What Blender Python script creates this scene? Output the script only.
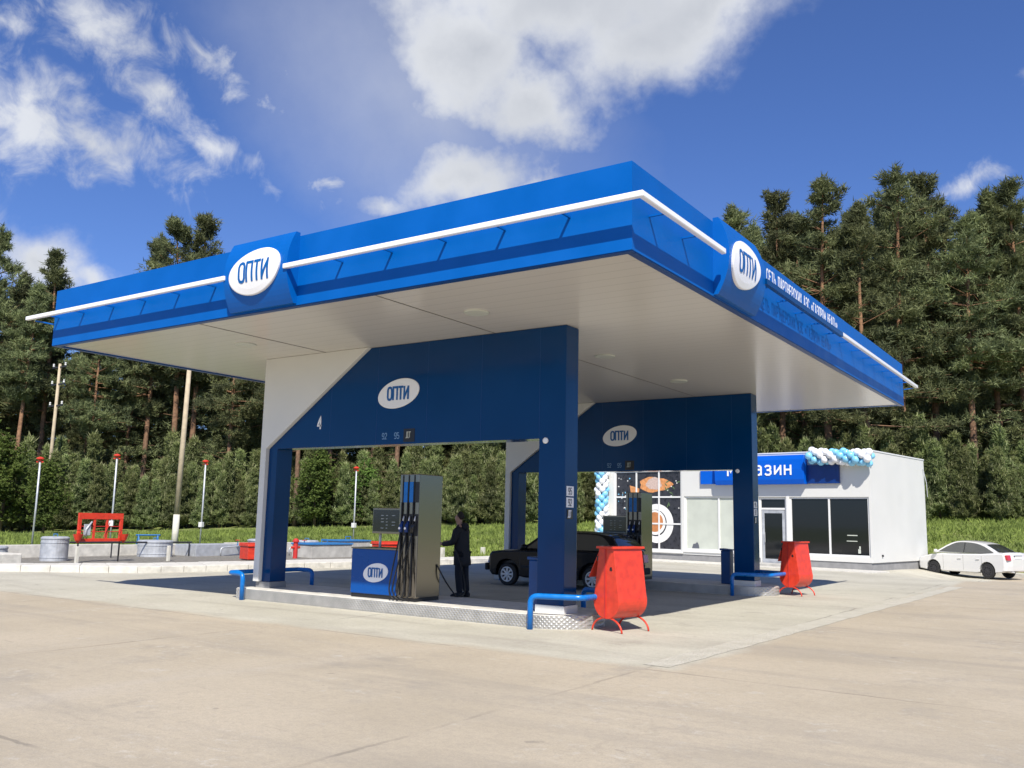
import bpy, bmesh, math, random
from math import sin, cos, pi, radians, sqrt, atan2
from mathutils import Vector, Matrix
import numpy as np
random.seed(11)
scene = bpy.context.scene
for o in list(bpy.data.objects): bpy.data.objects.remove(o)

# ---------------------------------------------------------------- camera
cam_d = bpy.data.cameras.new('camera'); cam = bpy.data.objects.new('camera', cam_d); scene.collection.objects.link(cam)
cam_d.sensor_width = 36; cam_d.lens = 895.2/1024*36; cam_d.clip_end = 3000; cam_d.clip_start = .1
R_ = ((0.8287,0.5593,0.0208),(0.0668,-0.1357,0.9885),(-0.5557,0.8178,0.1498))
cam.matrix_world = Matrix.Translation((0,0,1.65)) @ Matrix(((R_[0][0],R_[1][0],-R_[2][0],0),(R_[0][1],R_[1][1],-R_[2][1],0),(R_[0][2],R_[1][2],-R_[2][2],0),(0,0,0,1)))
scene.camera = cam
scene.render.resolution_x = 1024; scene.render.resolution_y = 768
scene.render.engine = 'CYCLES'
vs = scene.view_settings
vs.view_transform = 'Standard'; vs.look = 'None'; vs.gamma = 1; vs.exposure = 0.38; vs.use_curve_mapping = False

# ---------------------------------------------------------------- sun and sky
SUN_TO = Vector((.54, -.70, 1)).normalized()
sd = bpy.data.lights.new('sun', 'SUN'); sd.energy = 5.0; sd.angle = radians(.5); sd.color = (1, .94, .85)
sun = bpy.data.objects.new('sun', sd); scene.collection.objects.link(sun)
sun.rotation_euler = SUN_TO.to_track_quat('Z', 'Y').to_euler(); sun.location = (10, -10, 30)

w = bpy.data.worlds.new('World'); scene.world = w; w.use_nodes = True
nt = w.node_tree; N = nt.nodes; L = nt.links
for n in list(N): N.remove(n)
def nn(tree, t, **k):
    n = tree.nodes.new(t)
    for a, b in k.items():
        if a == 'op': n.operation = b
        else: setattr(n, a, b)
    return n
out = nn(nt, 'ShaderNodeOutputWorld'); bg = nn(nt, 'ShaderNodeBackground'); L.new(bg.outputs[0], out.inputs[0])
bg.inputs[1].default_value = .055
sky = nn(nt, 'ShaderNodeTexSky'); sky.sky_type = 'NISHITA'; sky.sun_disc = False
sky.sun_elevation = radians(48.5); sky.sun_rotation = radians(142.4); sky.altitude = 300; sky.air_density = 1.0; sky.dust_density = .3; sky.ozone_density = 2.2
tc = nn(nt, 'ShaderNodeTexCoord')
def wmath(op, a, b=None, c=None, clamp=False):
    m = nn(nt, 'ShaderNodeMath', op=op); m.use_clamp = clamp
    for i, v in enumerate((a, b, c)):
        if v is None: continue
        if hasattr(v, 'is_output') or hasattr(v, 'links'): L.new(v, m.inputs[i])
        else: m.inputs[i].default_value = v
    return m.outputs[0]
def px_dir(u, v):
    d = Vector(((u-512)/895.2, (384-v)/895.2, 1)); 
    return Vector((sum(R_[i][0]*d[i] for i in range(3)), sum(R_[i][1]*d[i] for i in range(3)), sum(R_[i][2]*d[i] for i in range(3)))).normalized()
# warped direction for cloud edges
nz = nn(nt, 'ShaderNodeTexNoise'); nz.inputs['Scale'].default_value = 7; nz.inputs['Detail'].default_value = 6; nz.inputs['Roughness'].default_value = .6
L.new(tc.outputs['Generated'], nz.inputs['Vector'])
sub = nn(nt, 'ShaderNodeVectorMath', op='SUBTRACT'); L.new(nz.outputs['Color'], sub.inputs[0]); sub.inputs[1].default_value = (.5,.5,.5)
scl = nn(nt, 'ShaderNodeVectorMath', op='SCALE'); L.new(sub.outputs[0], scl.inputs[0]); scl.inputs['Scale'].default_value = .11
add = nn(nt, 'ShaderNodeVectorMath', op='ADD'); L.new(tc.outputs['Generated'], add.inputs[0]); L.new(scl.outputs[0], add.inputs[1])
def blob(u, v, ru, rv, rot=0, amp=1.0):
    """soft elliptical patch of cloud round a direction of the sky"""
    c = px_dir(u, v); ru /= 895.; rv /= 895.
    h = Vector((0,0,1)).cross(c).normalized()*-1; up = c.cross(h)*-1
    if up.z < 0: up = -up
    a = radians(rot); e1 = (h*cos(a)+up*sin(a))/ru; e2 = (up*cos(a)-h*sin(a))/rv
    s = nn(nt, 'ShaderNodeVectorMath', op='SUBTRACT'); L.new(add.outputs[0], s.inputs[0]); s.inputs[1].default_value = c
    d1 = nn(nt, 'ShaderNodeVectorMath', op='DOT_PRODUCT'); L.new(s.outputs[0], d1.inputs[0]); d1.inputs[1].default_value = e1
    d2 = nn(nt, 'ShaderNodeVectorMath', op='DOT_PRODUCT'); L.new(s.outputs[0], d2.inputs[0]); d2.inputs[1].default_value = e2
    q = wmath('ADD', wmath('MULTIPLY', d1.outputs['Value'], d1.outputs['Value']), wmath('MULTIPLY', d2.outputs['Value'], d2.outputs['Value']))
    r = wmath('SQRT', q)
    return wmath('MULTIPLY', wmath('SUBTRACT', 1.35, r, clamp=False), amp)
BIG = [(560,5,190,70,5,1.25),(470,60,95,62,-20,1.3),(640,35,110,55,14,1.1),(530,105,60,38,10,1.0),(700,0,90,40,20,1.0),(462,172,78,40,14,1.05),(520,185,60,24,10,.9),(390,205,50,20,14,.7),(38,268,50,40,-20,1.1),(95,290,45,22,-25,.8),
       (-150,60,120,60,0,.9),(1350,120,110,50,0,.8)]
WISPY = [(95,28,70,30,-28,.85),(25,110,75,46,-22,.95),(75,135,100,28,-14,.85),(150,108,46,22,-25,.8),(200,70,80,18,-38,.7),(215,155,55,20,-18,.85),(70,88,26,16,0,.55),(10,8,40,14,0,.6),(180,60,30,30,0,.4),
         (262,105,18,12,0,.5),(318,178,24,12,0,.55),(285,75,14,12,0,.42),(963,178,36,17,16,.85),(1180,60,90,30,0,.6),(380,205,60,18,8,.45),(-120,200,90,40,0,.6)]
def noise_f(scale, detail, rough, dist=0):
    n = nn(nt, 'ShaderNodeTexNoise'); n.inputs['Scale'].default_value = scale; n.inputs['Detail'].default_value = detail; n.inputs['Roughness'].default_value = rough; n.inputs['Distortion'].default_value = dist
    L.new(tc.outputs['Generated'], n.inputs['Vector']); return n.outputs['Fac']
def field(bl, n_out, amp, lo, hi, top):
    a_ = None
    for b in bl:
        x = blob(*b); a_ = x if a_ is None else wmath('MAXIMUM', a_, x)
    d = wmath('ADD', a_, wmath('MULTIPLY', wmath('SUBTRACT', n_out, .5), amp))
    m = nn(nt, 'ShaderNodeMapRange'); m.interpolation_type = 'SMOOTHSTEP'; L.new(d, m.inputs[0]); m.inputs[1].default_value = lo; m.inputs[2].default_value = hi; m.inputs[3].default_value = 0; m.inputs[4].default_value = top
    return m.outputs[0], d
f_big, d_big = field(BIG, noise_f(11,8,.58), 1.7, .12, 1.15, .97)
f_wis, _ = field(WISPY, noise_f(24,9,.62,.5), 2.5, .15, 1.45, .9)
# thin veil right of centre
v0 = blob(430,110,190,120,-30,.95); fv = nn(nt, 'ShaderNodeTexNoise'); fv.inputs['Scale'].default_value = 4; fv.inputs['Detail'].default_value = 7
L.new(tc.outputs['Generated'], fv.inputs['Vector'])
veil = wmath('MULTIPLY', wmath('MULTIPLY', v0, fv.outputs['Fac'], clamp=True), .8)
mask = wmath('MAXIMUM', wmath('MAXIMUM', f_big, f_wis), veil)
# generic clouds over the unseen rest of the sky, behind the camera
sep = nn(nt, 'ShaderNodeSeparateXYZ'); L.new(tc.outputs['Generated'], sep.inputs[0])
gn = nn(nt, 'ShaderNodeTexNoise'); gn.inputs['Scale'].default_value = 3.0; gn.inputs['Detail'].default_value = 9; gn.inputs['Roughness'].default_value = .6
L.new(tc.outputs['Generated'], gn.inputs['Vector'])
gm = nn(nt, 'ShaderNodeMapRange'); gm.interpolation_type = 'SMOOTHSTEP'; L.new(gn.outputs['Fac'], gm.inputs[0]); gm.inputs[1].default_value = .52; gm.inputs[2].default_value = .7; gm.inputs[4].default_value = .8
bh = nn(nt, 'ShaderNodeMapRange'); L.new(sep.outputs[1], bh.inputs[0]); bh.inputs[1].default_value = .15; bh.inputs[2].default_value = -.15
mask = wmath('MAXIMUM', mask, wmath('MULTIPLY', gm.outputs[0], bh.outputs[0]))
# cloud tone: white heads, grey bases
cn = nn(nt, 'ShaderNodeTexNoise'); cn.inputs['Scale'].default_value = 6; cn.inputs['Detail'].default_value = 6
L.new(add.outputs[0], cn.inputs['Vector'])
cr = nn(nt, 'ShaderNodeMapRange'); L.new(cn.outputs['Fac'], cr.inputs[0]); cr.inputs[1].default_value = .35; cr.inputs[2].default_value = .62; cr.clamp = True
cc = nn(nt, 'ShaderNodeMix'); cc.data_type = 'RGBA'; thick = nn(nt,'ShaderNodeMapRange'); L.new(d_big, thick.inputs[0]); thick.inputs[1].default_value = .9; thick.inputs[2].default_value = 1.8; thick.inputs[3].default_value = 1; thick.inputs[4].default_value = .12
L.new(wmath('MULTIPLY', wmath('ADD', wmath('MULTIPLY', cr.outputs[0], .55), .45), thick.outputs[0]), cc.inputs[0]); cc.inputs[6].default_value = (7.6,8.0,8.8,1); cc.inputs[7].default_value = (11.6,11.9,12.4,1)
tint = nn(nt, 'ShaderNodeMix'); tint.data_type = 'RGBA'; tint.blend_type = 'MULTIPLY'; tint.inputs[0].default_value = 1; L.new(sky.outputs[0], tint.inputs[6]); tint.inputs[7].default_value = (.98,1.27,1.98,1)
mx = nn(nt, 'ShaderNodeMix'); mx.data_type = 'RGBA'; L.new(mask, mx.inputs[0]); L.new(tint.outputs[2], mx.inputs[6]); L.new(cc.outputs[2], mx.inputs[7])
L.new(mx.outputs[2], bg.inputs[0])

# ---------------------------------------------------------------- materials
def mat(name, col, rough=.6, metal=0, spec=.5, coat=0, var=0, vscale=3, bump=0, bscale=30, emit=None, transmission=0, alpha=1):
    m = bpy.data.materials.new(name); m.use_nodes = True; t = m.node_tree; p = t.nodes['Principled BSDF']
    p.inputs['Base Color'].default_value = (*col, 1); p.inputs['Roughness'].default_value = rough; p.inputs['Metallic'].default_value = metal
    p.inputs['Specular IOR Level'].default_value = spec; p.inputs['Coat Weight'].default_value = coat; p.inputs['Coat Roughness'].default_value = .05
    p.inputs['Transmission Weight'].default_value = transmission
    c = t.nodes.new('ShaderNodeTexCoord')
    if var:
        n = t.nodes.new('ShaderNodeTexNoise'); n.inputs['Scale'].default_value = vscale; n.inputs['Detail'].default_value = 6; t.links.new(c.outputs['Object'], n.inputs['Vector'])
        r = t.nodes.new('ShaderNodeMapRange'); t.links.new(n.outputs['Fac'], r.inputs[0]); r.inputs[1].default_value = .3; r.inputs[2].default_value = .7; r.inputs[3].default_value = 1-var; r.inputs[4].default_value = 1+var
        x = t.nodes.new('ShaderNodeVectorMath'); x.operation = 'SCALE'; x.inputs[0].default_value = col; t.links.new(r.outputs[0], x.inputs['Scale']); t.links.new(x.outputs[0], p.inputs['Base Color'])
        r2 = t.nodes.new('ShaderNodeMapRange'); t.links.new(n.outputs['Fac'], r2.inputs[0]); r2.inputs[1].default_value = .3; r2.inputs[2].default_value = .7; r2.inputs[3].default_value = max(.02, rough-.08); r2.inputs[4].default_value = min(1, rough+.1); t.links.new(r2.outputs[0], p.inputs['Roughness'])
    if bump:
        n = t.nodes.new('ShaderNodeTexNoise'); n.inputs['Scale'].default_value = bscale; n.inputs['Detail'].default_value = 5; t.links.new(c.outputs['Object'], n.inputs['Vector'])
        b = t.nodes.new('ShaderNodeBump'); b.inputs['Strength'].default_value = bump; b.inputs['Distance'].default_value = .02; t.links.new(n.outputs['Fac'], b.inputs['Height']); t.links.new(b.outputs[0], p.inputs['Normal'])
    return m
M_ = dict(
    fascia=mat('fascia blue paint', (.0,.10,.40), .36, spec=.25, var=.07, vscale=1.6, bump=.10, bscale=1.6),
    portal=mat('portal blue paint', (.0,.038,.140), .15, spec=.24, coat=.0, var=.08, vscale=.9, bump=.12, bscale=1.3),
    white=mat('white cladding', (.70,.70,.67), .35, var=.03, vscale=1.5),
    soffit=mat('soffit panel', (.60,.585,.55), .22, spec=.5),
    lamp_white=mat('white rail', (.85,.86,.86), .3),
    text_blue=mat('text blue', (.0,.10,.34), .4),
    oval=mat('white oval plastic', (.86,.86,.86), .25),
    black=mat('black paint', (.012,.012,.014), .35),
    rubber=mat('rubber', (.015,.015,.016), .7, var=.2, vscale=20),
    steel=mat('brushed steel', (.27,.25,.215), .22, metal=1.0),
    galv=mat('galvanised', (.5,.52,.54), .5, metal=.4, var=.15, vscale=5),
    dark_screen=mat('dark screen', (.02,.024,.03), .12, coat=.5),
    red=mat('red paint', (.62,.042,.016), .42, var=.16, vscale=9, coat=.15),
    redflat=mat('red paint flat', (.5,.03,.025), .55, var=.12, vscale=6),
    bin_blue=mat('bin blue', (.0,.05,.2), .35, var=.08, vscale=5),
    pipe_blue=mat('pipe blue', (.0,.15,.5), .3, var=.1, vscale=8),
    concrete_kerb=mat('painted kerb', (.58,.56,.50), .8, var=.16, vscale=5, bump=.4, bscale=25),
    concrete_wall=mat('old concrete', (.42,.41,.38), .9, var=.22, vscale=3, bump=.5, bscale=20),
    pole_white=mat('whitewash', (.60,.58,.50), .85, var=.1, vscale=6),
    pole=mat('pole concrete', (.46,.38,.26), .85, var=.15, vscale=4),
    plinth=mat('plinth grey', (.25,.25,.25), .8, var=.12, vscale=4),
    cabinet=mat('cabinet blue', (.0,.068,.30), .3, spec=.3, var=.03, vscale=1), shop_wall=mat('shop wall white', (.645,.645,.61), .5, var=.015, vscale=1.2),
    glass=mat('dark glass', (.008,.010,.012), .05, spec=.5, coat=.1),
    blind=mat('pale blind', (.50,.53,.46), .55, var=.06, vscale=2),
    frame=mat('window frame', (.72,.72,.70), .35),
    sign_blue=mat('sign blue', (.0,.10,.56), .4, spec=.25, var=.03, vscale=1),
    navy=mat('navy panel', (.0,.03,.17), .4),
    car_black=mat('black car paint', (.004,.005,.008), .25, spec=.2, coat=.12),
    car_white=mat('white car paint', (.66,.66,.645), .3, coat=1),
    car_glass=mat('car glass', (.03,.035,.035), .05, spec=.9, coat=.8),
    chrome=mat('alloy', (.62,.62,.62), .4, metal=.3),
    tail=mat('tail lamp red', (.5,.01,.012), .15, coat=1),
    lens_clear=mat('headlamp lens', (.5,.52,.53), .1, coat=1),
    jacket=mat('black jacket', (.012,.013,.016), .75, bump=.6, bscale=15),
    trousers=mat('dark trousers', (.014,.015,.02), .85, bump=.5, bscale=15),
    skin=mat('skin', (.42,.24,.17), .5), hair=mat('hair', (.02,.015,.012), .8), shoe=mat('shoe', (.012,.012,.012), .5),
    bal_blue=mat('balloon blue', (.22,.56,.80), .22, coat=.5), bal_white=mat('balloon white', (.82,.84,.86), .22, coat=.5),
    poster_dark=mat('poster dark', (.03,.03,.036), .3, var=.4, vscale=6), bun=mat('pastry', (.62,.27,.10), .5, var=.25, vscale=9), bun2=mat('pastry filling', (.55,.42,.36), .5, var=.15, vscale=14),
    cup=mat('cup white', (.80,.79,.76), .3), coffee=mat('coffee', (.50,.20,.07), .4, var=.12, vscale=6), leafp=mat('poster green', (.10,.16,.07), .5),
    lamp_panel=mat('lamp panel', (.55,.58,.52), .35), seam=mat('seam', (.16,.16,.15), .6), line=mat('panel line', (.0,.045,.2), .4),
    tank_blue=mat('hatch blue', (.03,.17,.42), .5, var=.1, vscale=5), pale_blue=mat('pale blue figures', (.16,.30,.50), .4), glyph_grey=mat('glyph grey', (.10,.11,.13), .5), lcd=mat('display figures', (.38,.42,.42), .5),
    metal_dark=mat('dark metal', (.03,.03,.035), .45), hose=mat('hose', (.01,.01,.01), .5), gravel=None, bark=None)

def tree_mat(name, base, var, rough=.8, trans=.0, hue=.0):
    m = bpy.data.materials.new(name); m.use_nodes = True; t = m.node_tree; p = t.nodes['Principled BSDF']; p.inputs['Roughness'].default_value = rough; p.inputs['Specular IOR Level'].default_value = .25
    c = t.nodes.new('ShaderNodeTexCoord'); n = t.nodes.new('ShaderNodeTexNoise'); n.inputs['Scale'].default_value = .7; n.inputs['Detail'].default_value = 4; t.links.new(c.outputs['Object'], n.inputs['Vector'])
    oi = t.nodes.new('ShaderNodeObjectInfo')
    r = t.nodes.new('ShaderNodeValToRGB'); t.links.new(n.outputs['Fac'], r.inputs[0])
    r.color_ramp.elements[0].position = .34; r.color_ramp.elements[0].color = (*[a*(1-var) for a in base], 1)
    r.color_ramp.elements[1].position = .66; r.color_ramp.elements[1].color = (base[0]*(1+var*1.25), base[1]*(1+var), base[2]*(1+var*.6), 1)
    h = t.nodes.new('ShaderNodeHueSaturation'); t.links.new(r.outputs[0], h.inputs['Color'])
    mr2 = t.nodes.new('ShaderNodeMapRange'); t.links.new(oi.outputs['Random'], mr2.inputs[0]); mr2.inputs[3].default_value = .72; mr2.inputs[4].default_value = 1.3; t.links.new(mr2.outputs[0], h.inputs['Value'])
    mr3 = t.nodes.new('ShaderNodeMapRange'); t.links.new(oi.outputs['Random'], mr3.inputs[0]); mr3.inputs[3].default_value = .485+hue; mr3.inputs[4].default_value = .515+hue; t.links.new(mr3.outputs[0], h.inputs['Hue'])
    t.links.new(h.outputs[0], p.inputs['Base Color'])
    if trans:
        tr = t.nodes.new('ShaderNodeBsdfTranslucent'); t.links.new(h.outputs[0], tr.inputs[0]); ms = t.nodes.new('ShaderNodeMixShader'); ms.inputs[0].default_value = trans
        o = t.nodes['Material Output']; t.links.new(p.outputs[0], ms.inputs[1]); t.links.new(tr.outputs[0], ms.inputs[2]); t.links.new(ms.outputs[0], o.inputs[0])
    return m
M_['needles'] = tree_mat('pine needles', (.145,.172,.085), .42, trans=.32)
M_['young'] = tree_mat('young pine needles', (.170,.212,.088), .38, trans=.34)
M_['candle'] = tree_mat('pine shoots', (.21,.225,.115), .2)
M_['leaf'] = tree_mat('birch leaves', (.12,.185,.045), .3, trans=.35)
M_['grass'] = tree_mat('grass blades', (.19,.25,.065), .35, trans=.3)
def bark_mat():
    m = bpy.data.materials.new('pine bark'); m.use_nodes = True; t = m.node_tree; p = t.nodes['Principled BSDF']; p.inputs['Roughness'].default_value = .9
    c = t.nodes.new('ShaderNodeTexCoord'); s = t.nodes.new('ShaderNodeSeparateXYZ'); t.links.new(c.outputs['Object'], s.inputs[0])
    r = t.nodes.new('ShaderNodeValToRGB'); mr_ = t.nodes.new('ShaderNodeMapRange'); t.links.new(s.outputs[2], mr_.inputs[0]); mr_.inputs[1].default_value = 0; mr_.inputs[2].default_value = 14; t.links.new(mr_.outputs[0], r.inputs[0])
    r.color_ramp.elements[0].color = (.10,.075,.055,1); r.color_ramp.elements[1].color = (.26,.14,.075,1); r.color_ramp.elements[0].position = .1; r.color_ramp.elements[1].position = .65
    n = t.nodes.new('ShaderNodeTexNoise'); n.inputs['Scale'].default_value = 5; n.inputs['Detail'].default_value = 6; t.links.new(c.outputs['Object'], n.inputs['Vector'])
    x = t.nodes.new('ShaderNodeMix'); x.data_type = 'RGBA'; x.blend_type = 'MULTIPLY'; x.inputs[0].default_value = .7; t.links.new(r.outputs[0], x.inputs[6]); t.links.new(n.outputs['Color'], x.inputs[7])
    g = t.nodes.new('ShaderNodeHueSaturation'); g.inputs['Value'].default_value = 1.5; g.inputs['Saturation'].default_value = 1; 
    n2 = t.nodes.new('ShaderNodeMapRange'); t.links.new(n.outputs['Fac'], n2.inputs[0]); n2.inputs[1].default_value = .3; n2.inputs[2].default_value = .7; n2.inputs[3].default_value = .55; n2.inputs[4].default_value = 1.35
    y = t.nodes.new('ShaderNodeVectorMath'); y.operation = 'SCALE'; t.links.new(r.outputs[0], y.inputs[0]); t.links.new(n2.outputs[0], y.inputs['Scale']); t.links.new(y.outputs[0], p.inputs['Base Color'])
    return m
M_['bark'] = bark_mat()

def ground_mat():
    m = bpy.data.materials.new('forecourt concrete'); m.use_nodes = True; t = m.node_tree; p = t.nodes['Principled BSDF']; p.inputs['Roughness'].default_value = .85; p.inputs['Specular IOR Level'].default_value = .3
    K = t.links; c = t.nodes.new('ShaderNodeTexCoord'); pos = c.outputs['Object']
    def noise(scale, detail=6, rough=.6, vec=None, dist=0):
        n = t.nodes.new('ShaderNodeTexNoise'); n.inputs['Scale'].default_value = scale; n.inputs['Detail'].default_value = detail; n.inputs['Roughness'].default_value = rough; n.inputs['Distortion'].default_value = dist
        K.new(vec or pos, n.inputs['Vector']); return n.outputs['Fac']
    def mp(v, a, b, c_=0, d=1, smooth=True):
        r = t.nodes.new('ShaderNodeMapRange'); r.interpolation_type = 'SMOOTHSTEP' if smooth else 'LINEAR'; K.new(v, r.inputs[0])
        for i, q in enumerate((a,b,c_,d)): r.inputs[i+1].default_value = q
        return r.outputs[0]
    def ma(op, a, b=0):
        q = t.nodes.new('ShaderNodeMath'); q.operation = op
        for i, v in enumerate((a,b)):
            if hasattr(v,'links'): K.new(v, q.inputs[i])
            else: q.inputs[i].default_value = v
        return q.outputs[0]
    def mixc(f, a, b):
        q = t.nodes.new('ShaderNodeMix'); q.data_type = 'RGBA'
        if hasattr(f,'links'): K.new(f, q.inputs[0])
        else: q.inputs[0].default_value = f
        for i, v in ((6,a),(7,b)):
            if hasattr(v,'links'): K.new(v, q.inputs[i])
            else: q.inputs[i].default_value = (*v,1)
        return q.outputs[2]
    s = t.nodes.new('ShaderNodeSeparateXYZ'); K.new(pos, s.inputs[0]); X, Y = s.outputs[0], s.outputs[1]
    beige = mixc(mp(noise(.35,8,.65),.35,.65), (.42,.360,.262), (.49,.422,.312))
    grey = mixc(mp(noise(.5,8,.65),.35,.65), (.47,.45,.36), (.54,.52,.425))
    # apron slab under the canopy is greyer
    wob = ma('MULTIPLY', ma('SUBTRACT', noise(.8,4), .5), .7)
    ap = ma('MULTIPLY', mp(ma('ADD', Y, wob), 9.5, 9.9), mp(ma('ADD', X, wob), -4.2, -4.5))
    col = mixc(ap, beige, grey)
    # long tyre-dragged streaks
    mpn = t.nodes.new('ShaderNodeMapping'); mpn.inputs['Scale'].default_value = (.13,.8,1); mpn.inputs['Rotation'].default_value = (0,0,.1); K.new(pos, mpn.inputs[0])
    st = mp(noise(1.0,7,.65,mpn.outputs[0],.6), .46,.70,0,.46); col = mixc(st, col, (.27,.245,.205))
    mpn2 = t.nodes.new('ShaderNodeMapping'); mpn2.inputs['Scale'].default_value = (.7,.12,1); mpn2.inputs['Rotation'].default_value = (0,0,-.5); K.new(pos, mpn2.inputs[0])
    st2 = mp(noise(1.0,6,.6,mpn2.outputs[0],.5), .55,.75,0,.28); col = mixc(st2, col, (.50,.455,.385))
    # blotches, spilt pale dust, small dark stains, fine grain
    col = mixc(mp(noise(.9,9,.7), .53,.70,0,.5), col, (.28,.255,.215))
    col = mixc(mp(noise(1.7,9,.8), .57,.68,0,.6), col, (.56,.53,.455))
    col = mixc(mp(noise(3.3,3,.5), .70,.76,0,.5), col, (.17,.155,.13))
    col = mixc(mp(noise(55,4,.7), .35,.75,0,.38), col, (.24,.215,.185))
    col = mixc(mp(noise(160,2,.5), .62,.72,0,.5), col, (.16,.145,.12))
    mpn3 = t.nodes.new('ShaderNodeMapping'); mpn3.inputs['Scale'].default_value = (.9,4.5,1); mpn3.inputs['Rotation'].default_value = (0,0,.35); K.new(pos, mpn3.inputs[0])
    sc = ma('MULTIPLY', mp(noise(1.0,8,.75,mpn3.outputs[0],.3), .60,.74), mp(noise(.35,3), .42,.62)); col = mixc(ma('MULTIPLY', sc, .6), col, (.20,.18,.15))
    pl = ma('MULTIPLY', mp(noise(6,8,.8), .52,.66), mp(noise(.45,4), .50,.64)); col = mixc(ma('MULTIPLY', pl, .55), col, (.56,.53,.46))
    col = mixc(mp(noise(14,6,.75), .40,.68,0,.30), col, (.27,.24,.20))
    # slab joints every 6 m, broken up
    def joint(v, off, per=6.0, wd=.012):
        f = ma('ABSOLUTE', ma('SUBTRACT', ma('MODULO', ma('ADD', ma('ADD', v, off), 600.0), per), per/2)); return mp(f, wd, wd+.02, 1, 0)
    wj = ma('MULTIPLY', ma('SUBTRACT', noise(2.5,4), .5), .12)
    jo = ma('MAXIMUM', joint(ma('ADD', X, wj), 1.65), joint(ma('ADD', Y, wj), -6.62))
    jo = ma('MULTIPLY', jo, mp(noise(.6,3), .40,.6)); col = mixc(ma('MULTIPLY', jo, .45), col, (.12,.11,.095))
    # hairline cracks
    vo = t.nodes.new('ShaderNodeTexVoronoi'); vo.feature = 'DISTANCE_TO_EDGE'; vo.inputs['Scale'].default_value = .28
    dv = t.nodes.new('ShaderNodeVectorMath'); dv.operation = 'SCALE'; nz_ = t.nodes.new('ShaderNodeTexNoise'); nz_.inputs['Scale'].default_value = 1.6; nz_.inputs['Detail'].default_value = 6; K.new(pos, nz_.inputs[0]); K.new(nz_.outputs['Color'], dv.inputs[0]); dv.inputs['Scale'].default_value = 1.1
    av = t.nodes.new('ShaderNodeVectorMath'); K.new(pos, av.inputs[0]); K.new(dv.outputs[0], av.inputs[1]); K.new(av.outputs[0], vo.inputs['Vector'])
    crk = ma('MULTIPLY', mp(vo.outputs['Distance'], .002, .007, 1, 0), mp(noise(.4,3), .48,.62)); col = mixc(ma('MULTIPLY', crk, .1), col, (.13,.12,.10))
    K.new(col, p.inputs['Base Color'])
    b = t.nodes.new('ShaderNodeBump'); b.inputs['Strength'].default_value = .35; b.inputs['Distance'].default_value = .02
    K.new(ma('ADD', noise(40,6,.7), ma('MULTIPLY', noise(3,5), 1.5)), b.inputs['Height']); K.new(b.outputs[0], p.inputs['Normal'])
    return m
M_['forecourt'] = ground_mat()
def soil_mat(name, a, b, c, sc=1.5):
    m = bpy.data.materials.new(name); m.use_nodes = True; t = m.node_tree; p = t.nodes['Principled BSDF']; p.inputs['Roughness'].default_value = .95
    k = t.nodes.new('ShaderNodeTexCoord'); n = t.nodes.new('ShaderNodeTexNoise'); n.inputs['Scale'].default_value = sc; n.inputs['Detail'].default_value = 10; n.inputs['Roughness'].default_value = .7; t.links.new(k.outputs['Object'], n.inputs['Vector'])
    r = t.nodes.new('ShaderNodeValToRGB'); t.links.new(n.outputs['Fac'], r.inputs[0]); r.color_ramp.elements[0].position = .3; r.color_ramp.elements[0].color = (*a,1); r.color_ramp.elements[1].position = .7; r.color_ramp.elements[1].color = (*c,1)
    e = r.color_ramp.elements.new(.5); e.color = (*b,1); t.links.new(r.outputs[0], p.inputs['Base Color'])
    bb = t.nodes.new('ShaderNodeBump'); bb.inputs['Strength'].default_value = .8; bb.inputs['Distance'].default_value = .05; n2 = t.nodes.new('ShaderNodeTexNoise'); n2.inputs['Scale'].default_value = sc*12; t.links.new(k.outputs['Object'], n2.inputs['Vector']); t.links.new(n2.outputs['Fac'], bb.inputs['Height']); t.links.new(bb.outputs[0], p.inputs['Normal'])
    return m
M_['terrain'] = soil_mat('meadow', (.12,.16,.035), (.17,.21,.05), (.22,.22,.08), .6)
M_['gravel'] = soil_mat('gravel', (.14,.13,.11), (.25,.235,.20), (.36,.34,.30), 9)
M_['strip'] = soil_mat('pale patch concrete', (.42,.395,.32), (.48,.455,.375), (.54,.51,.43), 2.5)
def checker_mat():
    """stainless diamond tread plate: raised lozenges as bump"""
    m = mat('tread plate', (.46,.45,.42), .42, metal=.5, var=.15, vscale=4); t = m.node_tree; p = t.nodes['Principled BSDF']
    c = t.nodes.new('ShaderNodeTexCoord'); b = t.nodes.new('ShaderNodeBump'); b.inputs['Strength'].default_value = .85; b.inputs['Distance'].default_value = .010
    ws = []
    for a in (.78,-.78):
        mp_ = t.nodes.new('ShaderNodeMapping'); mp_.inputs['Rotation'].default_value = (0,a,0); t.links.new(c.outputs['Object'], mp_.inputs[0])
        wv = t.nodes.new('ShaderNodeTexWave'); wv.inputs['Scale'].default_value = 6.5; wv.bands_direction = 'X'; t.links.new(mp_.outputs[0], wv.inputs[0]); ws.append(wv.outputs['Fac'])
    x = t.nodes.new('ShaderNodeMath'); x.operation = 'MULTIPLY'; t.links.new(ws[0], x.inputs[0]); t.links.new(ws[1], x.inputs[1]); t.links.new(x.outputs[0], b.inputs['Height']); t.links.new(b.outputs[0], p.inputs['Normal'])
    return m
M_['tread'] = checker_mat()
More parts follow.
